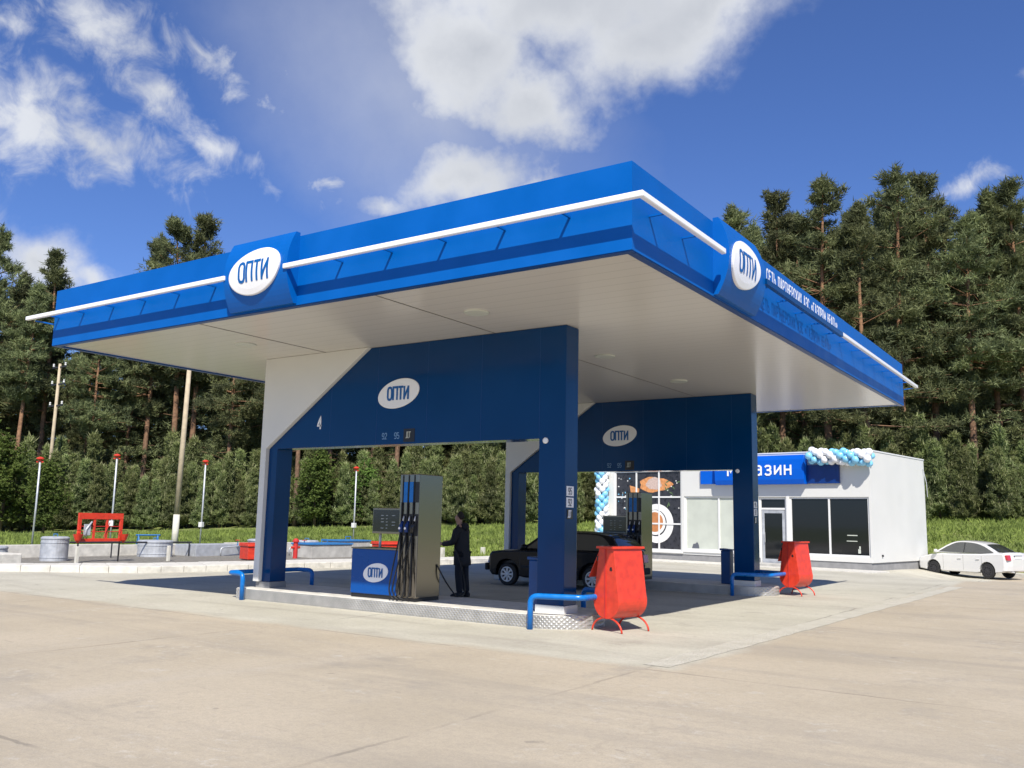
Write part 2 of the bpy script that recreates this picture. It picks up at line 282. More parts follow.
def soffit_lines():
    m = M_['soffit']; t = m.node_tree; p = t.nodes['Principled BSDF']; c = t.nodes.new('ShaderNodeTexCoord')
    wv = t.nodes.new('ShaderNodeTexWave'); wv.bands_direction = 'Y'; wv.inputs['Scale'].default_value = 1.05; t.links.new(c.outputs['Object'], wv.inputs[0])
    n = t.nodes.new('ShaderNodeTexNoise'); n.inputs['Scale'].default_value = .8; t.links.new(c.outputs['Object'], n.inputs[0])
    a = t.nodes.new('ShaderNodeMath'); a.operation = 'MULTIPLY_ADD'; t.links.new(wv.outputs['Fac'], a.inputs[0]); a.inputs[1].default_value = .12; t.links.new(n.outputs['Fac'], a.inputs[2])
    sx = t.nodes.new('ShaderNodeSeparateXYZ'); t.links.new(c.outputs['Object'], sx.inputs[0]); md = t.nodes.new('ShaderNodeMath'); md.operation = 'PINGPONG'; t.links.new(sx.outputs[1], md.inputs[0]); md.inputs[1].default_value = .15
    lr = t.nodes.new('ShaderNodeMapRange'); t.links.new(md.outputs[0], lr.inputs[0]); lr.inputs[1].default_value = .003; lr.inputs[2].default_value = .012; lr.inputs[3].default_value = .80; lr.inputs[4].default_value = 1
    vsx = t.nodes.new('ShaderNodeVectorMath'); vsx.operation = 'SCALE'; vsx.inputs[0].default_value = (.60,.585,.55); t.links.new(lr.outputs[0], vsx.inputs['Scale']); t.links.new(vsx.outputs[0], p.inputs['Base Color'])
    b = t.nodes.new('ShaderNodeBump'); b.inputs['Strength'].default_value = .05; b.inputs['Distance'].default_value = .05; t.links.new(a.outputs[0], b.inputs['Height']); t.links.new(b.outputs[0], p.inputs['Normal'])
soffit_lines()

# ---------------------------------------------------------------- mesh helpers
def frame3(d):
    d = d.normalized(); a = Vector((0,0,1)) if abs(d.z) < .9 else Vector((1,0,0)); u = d.cross(a).normalized(); return u, d.cross(u).normalized()
class MB:
    def __init__(s): s.v = []; s.f = []
    def add(s, vs_, fs): k = len(s.v); s.v += [tuple(p) for p in vs_]; s.f += [tuple(i+k for i in f) for f in fs]; return s
    def box(s, x0, x1, y0, y1, z0, z1):
        return s.add([(x0,y0,z0),(x1,y0,z0),(x1,y1,z0),(x0,y1,z0),(x0,y0,z1),(x1,y0,z1),(x1,y1,z1),(x0,y1,z1)], [(0,3,2,1),(4,5,6,7),(0,1,5,4),(1,2,6,5),(2,3,7,6),(3,0,4,7)])
    def prism(s, poly, ax, a, b):
        n = len(poly)
        f = {'x': lambda p, t: (t,p[0],p[1]), 'y': lambda p, t: (p[0],t,p[1]), 'z': lambda p, t: (p[0],p[1],t)}[ax]
        return s.add([f(p,a) for p in poly]+[f(p,b) for p in poly], [tuple(range(n))[::-1], tuple(range(n,2*n))]+[(i,(i+1)%n,(i+1)%n+n,i+n) for i in range(n)])
    def tube(s, pts, r, n=8, caps=True):
        pts = [Vector(p) for p in pts]; rs = r if isinstance(r,(list,tuple)) else [r]*len(pts); k = len(s.v); m = len(pts)
        u = None
        for i, p in enumerate(pts):
            d = (pts[min(i+1,m-1)]-pts[max(i-1,0)])
            if u is None: u, w_ = frame3(d)
            else:
                d = d.normalized(); u = (u-d*u.dot(d)).normalized(); w_ = d.cross(u)
            s.v += [tuple(p+(u*cos(2*pi*j/n)+w_*sin(2*pi*j/n))*rs[i]) for j in range(n)]
        for i in range(m-1):
            for j in range(n): s.f.append((k+i*n+j, k+i*n+(j+1)%n, k+(i+1)*n+(j+1)%n, k+(i+1)*n+j))
        if caps: s.f.append(tuple(k+j for j in range(n))[::-1]); s.f.append(tuple(k+(m-1)*n+j for j in range(n)))
        return s
    def lathe(s, prof, c=(0,0,0), n=24, axis='z'):
        k = len(s.v); c = Vector(c)
        for r, h in prof:
            for j in range(n):
                a = 2*pi*j/n; q = {'z': (r*cos(a), r*sin(a), h), 'y': (r*cos(a), h, r*sin(a)), 'x': (h, r*cos(a), r*sin(a))}[axis]; s.v.append(tuple(c+Vector(q)))
        for i in range(len(prof)-1):
            for j in range(n): s.f.append((k+i*n+j, k+i*n+(j+1)%n, k+(i+1)*n+(j+1)%n, k+(i+1)*n+j))
        s.f.append(tuple(k+j for j in range(n))[::-1]); s.f.append(tuple(k+(len(prof)-1)*n+j for j in range(n))); return s
    def ribbon(s, pts, t, closed=False, fn=None, th=.004, sub=.05):
        """flat lettering stroke with mitred corners; fn maps (a, b, out) to 3-D"""
        P = [Vector((p[0],p[1])) for p in pts]; Q = []
        m = len(P)
        for i in range(m if closed else m-1):
            a, b = P[i], P[(i+1)%m]; k = max(1, int((b-a).length/sub)) 
            for j in range(k): Q.append(a.lerp(b, j/k))
        if not closed: Q.append(P[-1])
        m = len(Q); l_ = []; r_ = []
        for i in range(m):
            if closed: a, b = Q[i-1], Q[(i+1)%m]
            else: a, b = Q[max(i-1,0)], Q[min(i+1,m-1)]
            d0 = (Q[i]-a); d1 = (b-Q[i])
            if d0.length < 1e-9: d0 = d1
            if d1.length < 1e-9: d1 = d0
            d0 = d0.normalized(); d1 = d1.normalized(); n0 = Vector((-d0.y,d0.x)); n1 = Vector((-d1.y,d1.x)); nm = (n0+n1)
            nm = nm/max(.35,nm.dot(n0)) if nm.length > 1e-6 else n0
            l_.append(Q[i]+nm*t/2); r_.append(Q[i]-nm*t/2)
        vs_ = [fn(q.x,q.y,th) for q in l_]+[fn(q.x,q.y,th) for q in r_]; k = m
        return s.add(vs_, [(i,(i+1)%m,(i+1)%m+k,i+k) for i in range(m if closed else m-1)])
    def build(s, name, material, parent=None, smooth=False, bevel=0, seg=2, fix=True):
        me = bpy.data.meshes.new(name); me.from_pydata(s.v, [], s.f)
        for m in (material if isinstance(material, list) else [material]): me.materials.append(m)
        if fix:
            bm = bmesh.new(); bm.from_mesh(me); bmesh.ops.recalc_face_normals(bm, faces=bm.faces); bm.to_mesh(me); bm.free()
        if smooth: me.polygons.foreach_set('use_smooth', [True]*len(me.polygons))
        o = bpy.data.objects.new(name, me); scene.collection.objects.link(o)
        if parent: o.parent = parent
        if bevel:
            b = o.modifiers.new('bevel','BEVEL'); b.width = bevel; b.segments = seg; b.limit_method = 'ANGLE'; b.angle_limit = radians(35)
            if smooth is None: pass
        return o
def tag(o, label=None, cat=None, group=None, kind=None):
    if label: o['label'] = label
    if cat: o['category'] = cat
    if group: o['group'] = group
    if kind: o['kind'] = kind
    return o
def empty(name, loc=(0,0,0), rz=0, label=None, cat=None, group=None):
    o = bpy.data.objects.new(name, None); scene.collection.objects.link(o); o.location = loc; o.rotation_euler = (0,0,rz); o.empty_display_size = .2
    return tag(o, label, cat, group)
def copy_tree(o, parent=None):
    c = o.copy(); scene.collection.objects.link(c); c.parent = parent
    for ch in [x for x in bpy.data.objects if x.parent == o]: copy_tree(ch, c)
    return c
def put(o, loc, rz=0, label=None, scale=None):
    o.location = loc; o.rotation_euler = (0,0,rz)
    if scale: o.scale = (scale,)*3
    if label: o['label'] = label
    return o
# condensed stroke alphabet; x in 0..W, y in 0..1
W = .42
GL = {
 'О': [('c',[(0,.2),(0,.8),(.06,.95),(.16,1),(.26,1),(.36,.95),(W,.8),(W,.2),(.36,.05),(.26,0),(.16,0),(.06,.05)])],
 'П': [('o',[(0,-.05),(0,1),(W,1),(W,-.05)])], 'Т': [('o',[(-.05,1),(W+.05,1)]),('o',[(W/2,1),(W/2,-.05)])],
 'И': [('o',[(0,-.05),(0,1.05)]),('o',[(W,-.05),(W,1.05)]),('o',[(0,.08),(W,.92)])],
 'С': [('o',[(W,.75),(W,.86),(.3,1),(.12,1),(0,.86),(0,.14),(.12,0),(.3,0),(W,.14),(W,.25)])],
 'Е': [('o',[(W,1),(0,1),(0,0),(W,0)]),('o',[(0,.52),(.36,.52)])], 'Ь': [('o',[(0,1.05),(0,0),(.3,0),(W,.12),(W,.42),(.3,.55),(0,.55)])],
 'А': [('o',[(0,-.05),(.16,1),(.26,1),(W,-.05)]),('o',[(.07,.28),(.35,.28)])], 'Р': [('o',[(0,-.05),(0,1),(.3,1),(W,.88),(W,.56),(.3,.44),(0,.44)])],
 'Н': [('o',[(0,-.05),(0,1.05)]),('o',[(W,-.05),(W,1.05)]),('o',[(0,.52),(W,.52)])], 'К': [('o',[(0,-.05),(0,1.05)]),('o',[(W,1.03),(.1,.5),(W,-.03)])],
 'Х': [('o',[(0,-.05),(W,1.05)]),('o',[(0,1.05),(W,-.05)])], 'З': [('o',[(0,.84),(.1,1),(.32,1),(W,.88),(W,.62),(.3,.52),(.14,.52)]),('o',[(.3,.52),(W,.42),(W,.12),(.32,0),(.1,0),(0,.16)])],
 'Г': [('o',[(0,-.05),(0,1),(W,1)])], 'М': [('o',[(0,-.05),(0,1),(.25,.3),(.5,1),(.5,-.05)])], 'Ф': [('c',[(0,.3),(0,.7),(.12,.84),(.38,.84),(.5,.7),(.5,.3),(.38,.16),(.12,.16)]),('o',[(.25,-.08),(.25,1.08)])],
 '«': [('o',[(.16,.7),(.02,.45),(.16,.2)]),('o',[(.36,.7),(.22,.45),(.36,.2)])], '»': [('o',[(.02,.7),(.16,.45),(.02,.2)]),('o',[(.22,.7),(.36,.45),(.22,.2)])],
 'Д': [('o',[(-.06,-.16),(-.06,0),(W+.06,0),(W+.06,-.16)]),('o',[(.06,0),(.12,1),(.36,1),(.36,0)])],
 '4': [('o',[(.3,-.05),(.3,1),(.0,.3),(.0,.25),(W,.25)])], '9': [('o',[(0,.1),(.1,0),(.3,0),(W,.12),(W,.88),(.3,1),(.12,1),(0,.88),(0,.56),(.12,.44),(W,.44)])],
 '2': [('o',[(0,.8),(.1,1),(.32,1),(W,.88),(W,.62),(0,0),(W,0)])], '5': [('o',[(W,1),(.02,1),(0,.55),(.3,.58),(W,.46),(W,.12),(.3,0),(.1,0),(0,.12)])],
 'м': [('o',[(0,-.04),(0,.7),(.24,.2),(.48,.7),(.48,-.04)])], 'а': [('o',[(.03,.6),(.12,.68),(.3,.68),(.4,.58),(.4,-.04)]),('o',[(.4,.4),(.12,.4),(0,.3),(0,.1),(.1,0),(.26,0),(.4,.12)])],
 'г': [('o',[(0,-.04),(0,.66),(.34,.66)])], 'з': [('o',[(0,.58),(.1,.68),(.28,.68),(.38,.6),(.38,.46),(.28,.36),(.12,.36)]),('o',[(.28,.36),(.4,.26),(.4,.1),(.3,0),(.1,0),(0,.1)])],
 'и': [('o',[(0,.7),(0,0)]),('o',[(.4,-.04),(.4,.72)]),('o',[(0,.06),(.4,.62)])], 'н': [('o',[(0,-.04),(0,.72)]),('o',[(.4,-.04),(.4,.72)]),('o',[(0,.36),(.4,.36)])],
}
WIDE = {'М':.5,'Ф':.5,'м':.48}
def text_w(s, gap=.2): return sum((.55+0*gap if c == ' ' else WIDE.get(c,W)+gap) for c in s)-gap
def letters(mb, s, a0, b0, h, fn, t=.14, gap=.2, wx=1.0, sub=.05):
    """draw s with its left end at a0, baseline b0, letter height h"""
    x = a0; k = 0
    for c in s:
        if c == ' ': x += .55*h*wx; continue
        for j, (kind, pts) in enumerate(GL[c]):
            mb.ribbon([(x+p[0]*h*wx, b0+p[1]*h) for p in pts], t*h, kind == 'c', fn, .004+.0012*j, sub)
        x += (WIDE.get(c,W)+gap)*h*wx
    return x
def ellipse(mb, ca, cb, ra, rb, rot, fn, th=.03, n=56):
    """thick tilted oval plate following fn(a, b, out)"""
    def ring(k, t_):
        return [fn(ca+k*(ra*cos(q)*cos(rot)-rb*sin(q)*sin(rot)), cb+k*(ra*cos(q)*sin(rot)+rb*sin(q)*cos(rot)), t_) for q in [2*pi*i/n for i in range(n)]]
    ks = [0.001,.25,.5,.75,.97]; vs_ = []
    for k in ks: vs_ += ring(k, th)
    vs_ += ring(1, th-.006); vs_ += ring(1, .001); fs = []
    for r in range(len(ks)+1):
        fs += [(r*n+i, r*n+(i+1)%n, (r+1)*n+(i+1)%n, (r+1)*n+i) for i in range(n)]
    fs.append(tuple(range(n))); mb.add(vs_, fs); return mb
# ---------------------------------------------------------------- ground
BX = [-60,-29,-20,-8,-7,-3.4,8,40]; BY = [48,44,45,44.9,44.4,42.9,38.8,28]
def sstep(t): t = max(0,min(1,t)); return t*t*(3-2*t)
def tz(x, y):
    g = .07*(y-32); b = y-float(np.interp(x, BX, BY)); t = max(g*sstep((-x-22.5)/3.5) if y > 31 else 0, min(g, .2*b))
    return (-.04 if x < -22.3 else -.6) if t <= 0 else (min(2.3, t)+.07*max(0,y-72)*(1 if y < 200 else 0)+(9 if y >= 200 else 0)+.05*max(0,min(80,-x-80))-(.28 if x > -8 and y > 33 and t < .3 else 0)*max(0,1-t/.3))
def terrain():
    mb = MB(); xs = list(np.concatenate([np.linspace(-700,-110,9), np.linspace(-100,30,131), np.linspace(45,700,9)])); ys = list(np.concatenate([np.linspace(-500,-20,8), np.linspace(-5,100,106), np.linspace(120,800,9)]))
    nx = len(xs)
    for y in ys:
        for x in xs: mb.v.append((x, y, tz(x,y)+(.06*sin(x*.9+y*.3)*sin(y*.7) if tz(x,y) > .1 else 0)))
    for j in range(len(ys)-1):
        for i in range(nx-1): k = j*nx+i; mb.f.append((k,k+1,k+1+nx,k+nx))
    o = mb.build('terrain', M_['terrain'], smooth=True); tag(o, kind='structure')
terrain()
fc = [(-40,-60),(60,-60),(60,21.4),(40,28),(8,38.8),(-3.4,42.9),(-7,44.4),(-21.6,45),(-21.3,33),(-21.0,29),(-22.3,20),(-23,15.5),(-25.2,12.7),(-40,1.8)]
def dip(x, y): return -.28*sstep((x+7.9)/2.6)*sstep((y-32)/5.5)   # the yard falls away toward the kerb behind the shop
bm = bmesh.new(); bm.faces.new([bm.verts.new((x,y,0)) for x,y in fc])
for k in range(24): bmesh.ops.bisect_plane(bm, geom=bm.verts[:]+bm.edges[:]+bm.faces[:], plane_co=(-8.1+k*.55,0,0), plane_no=(1,0,0))
for k in range(22): bmesh.ops.bisect_plane(bm, geom=bm.verts[:]+bm.edges[:]+bm.faces[:], plane_co=(0,31.8+k*.55,0), plane_no=(0,1,0))
for v in bm.verts: v.co.z = dip(v.co.x, v.co.y)
me = bpy.data.meshes.new('forecourt_ground'); bm.to_mesh(me); bm.free(); me.materials.append(M_['forecourt']); me.polygons.foreach_set('use_smooth',[True]*len(me.polygons))
fo = bpy.data.objects.new('forecourt_ground', me); scene.collection.objects.link(fo); tag(fo, kind='structure')
gp = [(-40,2.2),(-25.3,12.9),(-23.4,16),(-22.0,25),(-21.6,30.8),(-31.6,30.8),(-31.6,10),(-40,6)]
tag(MB().add([(x,y,.004) for x,y in gp], [tuple(range(len(gp)))]).build('gravel_ground', M_['gravel']), kind='structure')
def strip_poly(pts, wd, z, jit=.05):
    rnd = random.Random(4); l_ = []; r_ = []
    a = Vector(pts[0]); b = Vector(pts[1]); d = (b-a).normalized(); n_ = Vector((-d.y,d.x)); k = 60
    for i in range(k+1):
        p = a.lerp(b, i/k); l_.append(p+n_*(wd/2+rnd.uniform(-jit,jit))); r_.append(p-n_*(wd/2+rnd.uniform(-jit,jit)))
    mb = MB(); mb.add([(p.x,p.y,z) for p in l_]+[(p.x,p.y,z) for p in r_], [(i,i+1,i+k+2,i+k+1) for i in range(k)]); return mb
tag(strip_poly([(-4.62,9.9),(-4.1,29)], .36, .004, .02).build('pale_concrete_strip', M_['strip']), kind='structure')
# kerbs
def kerb(pts, wd, h, name, label, m=None, z=0):
    mb = MB()
    for a, b in zip(pts[:-1], pts[1:]):
        a = Vector(a); b = Vector(b); L_ = (b-a).length; d = (b-a)/L_; n_ = Vector((-d.y,d.x))*wd; k = max(1, round(L_/2.0))
        for i in range(k):
            p = a+d*(L_*i/k+.008); q = a+d*(L_*(i+1)/k-.008); s = random.uniform(-.012,.012)
            mb.add([(p.x,p.y,-.3),(q.x,q.y,-.3),(q.x+n_.x,q.y+n_.y,-.05),(p.x+n_.x,p.y+n_.y,-.05),(p.x,p.y,h+s),(q.x,q.y,h+s),(q.x+n_.x,q.y+n_.y,h+s),(p.x+n_.x,p.y+n_.y,h+s)], [(0,3,2,1),(4,5,6,7),(0,1,5,4),(1,2,6,5),(2,3,7,6),(3,0,4,7)])
    o = tag(mb.build(name, m or M_['concrete_kerb'], bevel=.02), label, 'kerb'); o.location.z = z; return o
def slabs(front, back, h, name, label):
    """raised pavement kerb laid in slabs between two polylines"""
    mb = MB()
    def at_(pl, t):
        k = t*(len(pl)-1); i_ = min(int(k), len(pl)-2); return Vector(pl[i_]).lerp(Vector(pl[i_+1]), k-i_)
    n_ = 30
    for i_ in range(n_):
        a0, a1 = at_(front,(i_+.004)/n_), at_(front,(i_+.996)/n_); b0, b1 = at_(back,(i_+.004)/n_), at_(back,(i_+.996)/n_); hh_ = h+random.uniform(-.008,.008)
        mb.add([(a0.x,a0.y,-.05),(a1.x,a1.y,-.05),(b1.x,b1.y,-.05),(b0.x,b0.y,-.05),(a0.x,a0.y,hh_),(a1.x,a1.y,hh_),(b1.x,b1.y,hh_),(b0.x,b0.y,hh_)],[(0,3,2,1),(4,5,6,7),(0,1,5,4),(1,2,6,5),(2,3,7,6),(3,0,4,7)])
    return tag(mb.build(name, M_['concrete_kerb'], bevel=.02), label, 'kerb')
slabs([(-40,1.5),(-25.1,12.4),(-22.3,14.9),(-21.5,18),(-20.9,23),(-20.2,28.4),(-19.8,34)],[(-40.6,2.2),(-25.5,13.1),(-24.0,15.7),(-23.2,19.1),(-22.4,24),(-21.5,29.5),(-21.2,35)],.18,'kerb','broad white painted kerb along the gravel tank yard at left')
kerb([(-6.9,44.3),(-3.4,42.8),(8,38.7),(22,34)], .3, .17, 'kerb', 'pale kerb behind the white sedan at the edge of the grass', z=-.28)

# ---------------------------------------------------------------- fuel canopy with its two portals
CAN = empty('fuel_canopy', (-10.8,17,0), 0, 'large blue and white fuel station canopy on two blue portal frames', 'canopy')
def cp(mb, name, m, parent=None, **k):
    """part of the canopy: meshes are in world coordinates, the root stands at its base"""
    o = mb.build(name, m, parent or CAN, **k)
    if parent is None: o.location = (10.8,-17,0)
    return o
xL, xN, yF, yB, zb, zt = -17.045, -4.551, 9.135, 24.93, 4.807, 5.898
th = .12
fas = MB()
fas.box(xL,xN,yF,yF+th,zb,zt); fas.box(xL,xN,yB-th,yB,zb,zt); fas.box(xL,xL+th,yF+th,yB-th,zb,zt-.001); fas.box(xN-th,xN,yF+th,yB-th,zb,zt-.001)
FAS = cp(fas, 'fascia', M_['fascia'])
cp(MB().box(xL+th+.01,xN-th-.01,yF+th+.01,yB-th-.01,zt-.35,zt-.25), 'roof', M_['galv'])
cp(MB().box(xL+th+.004,xN-th-.004,yF+th+.004,yB-th-.004,zb+.012,zb+.06), 'soffit', M_['soffit'])
edge = MB()   # dark drip edge under the fascia
edge.box(xL+.01,xN-.01,yF+.01,yF+th-.01,zb-.014,zb-.001); edge.box(xN-th+.01,xN-.01,yF+th,yB-.01,zb-.014,zb-.001); edge.box(xL+.01,xL+th-.01,yF+th,yB-.01,zb-.014,zb-.001)
cp(edge, 'drip_edge', M_['line'])
for xs_ in (-12.75,-8.75):
    cp(MB().box(xs_-.011,xs_+.011,yF+th+.02,yB-th-.02,zb+.007,zb+.0115), 'panel_seam', M_['seam'])
for y in (10.9, 15.1, 18.6, 22.6):
    for x in (-13.5,-8.1):
        l_ = cp(MB().lathe([(.2,zb+.0),(.19,zb-.018),(.13,zb-.02)],(x,y,.011),20), 'downlight', M_['lamp_panel'])
# white rail with brackets
z0r, z1r, pi_, po = 5.325, 5.40, .20, .27
rail = MB(); rail.prism([(-17.62,yF-po),(xN+po,yF-po),(xN+pi_,yF-pi_),(-17.62,yF-pi_)],'z',z0r,z1r)
FR = None
def railpart(mb): return cp(mb,'light_rail',M_['lamp_white'],bevel=.012)
railpart(MB().prism([(-17.62,yF-po),(-11.62,yF-po),(-11.62,yF-pi_),(-17.62,yF-pi_)],'z',z0r,z1r))
railpart(MB().prism([(-10.26,yF-po),(xN+po,yF-po),(xN+po,11.48),(xN+pi_,11.48),(xN+pi_,yF-pi_),(-10.26,yF-pi_)],'z',z0r,z1r))
railpart(MB().prism([(xN+pi_,17.75),(xN+po,17.75),(xN+po,25.5),(xN+pi_,25.5)],'z',z0r,z1r))
cp(MB().prism([(xN+pi_,13.2),(xN+po,13.2),(xN+po,17.75),(xN+pi_,17.75)],'z',z0r-.02,z1r-.01), 'letter_rail', M_['portal'])
for i in range(13):
    x = -17.0+.02+i*.965+(.0 if i else .1)
    if -11.7 < x < -10.15 or x > xN-.2: continue
    br = MB(); br.box(x-.015,x+.015,yF-pi_+.002,yF-.001,z0r+.01,z0r+.035); cp(br,'rail_bracket',M_['fascia'])
for i in range(16):
    y = 9.6+i*.99
    if 11.3 < y < 13.3: continue
    br = MB(); br.box(xN+.001,xN+pi_-.002,y-.015,y+.015,z0r+.01,z0r+.035); cp(br,'rail_bracket',M_['fascia'])
for (x,y) in ((-17.2,yF-.2),): cp(MB().tube([(xL+.02,yF-.02,z0r-.1),(-17.4,yF-.18,z0r-.02)],.015,6),'rail_bracket',M_['fascia'])
for y in (25.1,): cp(MB().tube([(xN+.02,24.9,z0r-.1),(xN+.18,25.3,z0r-.02)],.015,6),'rail_bracket',M_['fascia'])
# fascia panel joints: fine dark lines
pj = MB()
for i in range(1,13): pj.box(xL+i*.965-.003,xL+i*.965+.003,yF-.002,yF-.0005,zb+.01,z0r-.14)
# sign boxes with bulged faces
def bulge(z): return .19*(1-((z-5.40)/.60)**2)**1.0+.05
def sign_box(origin, axis, wdt, cen):
    """axis 'x': front fascia, a runs +x, outward is -y; axis 'y': right fascia, a runs +y, outward is +x"""
    zs = [4.83+1.12*i/16 for i in range(17)]
    fn = (lambda a, z, o: (origin+a, yF-bulge(z)-o, z)) if axis == 'x' else (lambda a, z, o: (xN+bulge(z)+o, origin+a, z))
    mb = MB(); n = len(zs)
    for a in (0, wdt):
        for z in zs: mb.v.append(fn(a,z,0))
    base = [fn(0,zs[0],-bulge(zs[0])-.0), fn(0,zs[-1],-bulge(zs[-1])), fn(wdt,zs[0],-bulge(zs[0])), fn(wdt,zs[-1],-bulge(zs[-1]))]
    mb.v += base; k = 2*n
    for i in range(n-1): mb.f.append((i,i+1,n+i+1,n+i))
    mb.f.append(tuple([k]+list(range(n))+[k+1])); mb.f.append(tuple([k+2]+list(range(n,2*n))+[k+3])); mb.f.append((k,0,n,k+2)); mb.f.append((k+1,n-1,2*n-1,k+3)); mb.f.append((k,k+2,k+3,k+1))
    bx = cp(mb,'sign_box',M_['fascia'])
    ov = ellipse(MB(), cen, 5.385, .585, .355, .16, fn, .035).build('oval_plate', M_['oval'], bx, smooth=False)
    lt = MB(); h = .30; wx = 1.0; w_ = text_w('ОПТИ',.17)*h*wx
    letters(lt,'ОПТИ', cen-w_/2, 5.235, h, lambda a,z,o: fn(a,z,.036+o), .15, .17, wx, .02)
    lt.build('lettering', M_['text_blue'], bx, fix=False)
    return bx
sign_box(-11.66,'x',1.46,.74); sign_box(11.68,'y',1.55,.66)
tx = MB(); s_ = 'СЕТЬ ПАРТНЕРСКИХ АЗС «ГАЗПРОМ НЕФТЬ»'; hh = .185; wx = (17.62-13.42)/(text_w(s_,.26)*hh)
letters(tx, s_, 13.42, 5.425, hh, lambda a,z,o: (xN+.19+o, a, z), .16, .26, wx, .05)
cp(tx,'lettering',M_['lamp_white'],fix=False)
lb = MB()
lb.box(xN+.12,xN+.185,13.38,17.68,5.395,5.40)
# portals
def portal(y0, knob=True):
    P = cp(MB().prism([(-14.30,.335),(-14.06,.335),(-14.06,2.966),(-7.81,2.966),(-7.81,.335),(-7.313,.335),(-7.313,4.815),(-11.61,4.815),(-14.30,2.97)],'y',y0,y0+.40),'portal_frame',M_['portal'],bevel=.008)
    MB().prism([(-14.46,.335),(-14.303,.335),(-14.303,2.972),(-11.615,4.816),(-14.46,4.816)],'y',y0-.085,y0+.47).build('white_wing', M_['white'], P, bevel=.006)
    # seams of the cladding
    for x in (-12.6,-11.4,-10.2,-9.0,-7.812):
        sm = MB(); sm.box(x-.003,x+.003,y0-.0018,y0-.0006,2.99,min(4.8, 2.97+(x+14.30)*.686)-.01)
        sm.build('cladding_seam', M_['line'], P)
    fn = lambda a,z,o: (a, y0-o, z)
    ov = ellipse(MB(), -10.88, 3.90, .50, .265, .17, fn, .02).build('oval_plate', M_['oval'], P)
    lt = MB(); h = .225; w_ = text_w('ОПТИ',.17)*h; letters(lt,'ОПТИ',-10.88-w_/2,3.79,h,lambda a,z,o: fn(a,z,.021+o),.185,.17); lt.build('lettering', M_['text_blue'], P, fix=False)
    lt = MB(); 
    if y0 < 15:
        letters(lt,'4',-12.94,3.33,.235,fn,.16)
        lt.build('pump_number', M_['oval'], P, fix=False)
    for tx_, x_ in (('92',-11.24),('95',-10.94)): lt = MB(); letters(lt,tx_,x_,3.07,.105,fn,.14); lt.build('grade_number', M_['pale_blue'], P, fix=False)
    MB().box(-10.72,-10.46,y0-.006,y0-.0005,3.0,3.24).build('diesel_plate', M_['black'], P)
    lt = MB(); letters(lt,'ДТ',-10.65,3.08,.10,lambda a,z,o: fn(a,z,.006+o),.14,.14); lt.build('diesel_letters', M_['blind'], P, fix=False)
    MB().lathe([(.05,0),(.05,-.02),(.03,-.035)],(-7.68,y0-.001,2.93),16,'y').build('round_sensor', M_['oval'], P, smooth=False)
    for z, txt in ((2.12,'95'),(1.94,'92')):
        pl = MB().box(-7.3125,-7.306,y0+.05,y0+.27,z-.078,z+.078).build('grade_plate', M_['oval'], P)
        lt = MB(); letters(lt,txt,y0+.10,z-.05,.1,lambda a,zz,o: (-7.306+o,a,zz),.15); lt.build('grade_figures', M_['glyph_grey'], pl, fix=False)
    pl = MB().box(-7.3125,-7.306,y0+.07,y0+.25,1.68,1.83).build('diesel_side_plate', M_['black'], P)
    lt = MB(); letters(lt,'ДТ',y0+.10,1.71,.1,lambda a,zz,o: (-7.306+o,a,zz),.16,.1); lt.build('diesel_letters', M_['oval'], pl, fix=False)
    for x0,x1 in ((-14.44,-14.04),(-7.83,-7.295)):
        MB().box(x0,x1,y0-.02,y0+.42,.20,.333).build('column_footing', M_['plinth'] if x0 < -10 else M_['white'], P, bevel=.01)
    return P
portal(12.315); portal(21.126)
# pump islands with tread-plate skirts
def island(y0, label):
    o = empty('pump_island',(-10.8,y0+.75,0),0,label,'pump island','raised pump islands')
    pts = [(-14.62,y0+.0),(-7.7,y0+.0)]+[(-7.7+.78*sin(a),y0+.78-.78*cos(a)) for a in [pi*i/16 for i in range(1,16)]]+[(-7.7,y0+1.56),(-14.62,y0+1.56)]
    pts = [(x+10.8,y-y0-.75) for x,y in pts]
    MB().prism(pts,'z',-.05,.212).build('kerb_slab',M_['concrete_kerb'],o,bevel=.015)
    n = len(pts); mb = MB(); L2 = []
    for x,y in pts: 
        c = Vector((x,y)); L2.append(c)
    cx = Vector((-3.1,0)); off = []
    for i,p in enumerate(L2):
        a = L2[i-1]; b = L2[(i+1)%n]; d = (b-a).normalized(); off.append(p+Vector((d.y,-d.x))*.006)
    for i in range(n-1): mb.add([(off[i].x,off[i].y,.012),(off[i+1].x,off[i+1].y,.012),(off[i+1].x,off[i+1].y,.20),(off[i].x,off[i].y,.20)],[(0,1,2,3)])
    mb.build('tread_plate_skirt',M_['tread'],o,fix=False)
island(12.0-.02,'near pump island with tread plate sides under the front portal'); island(20.83,'rear pump island under the portal closest to the shop')

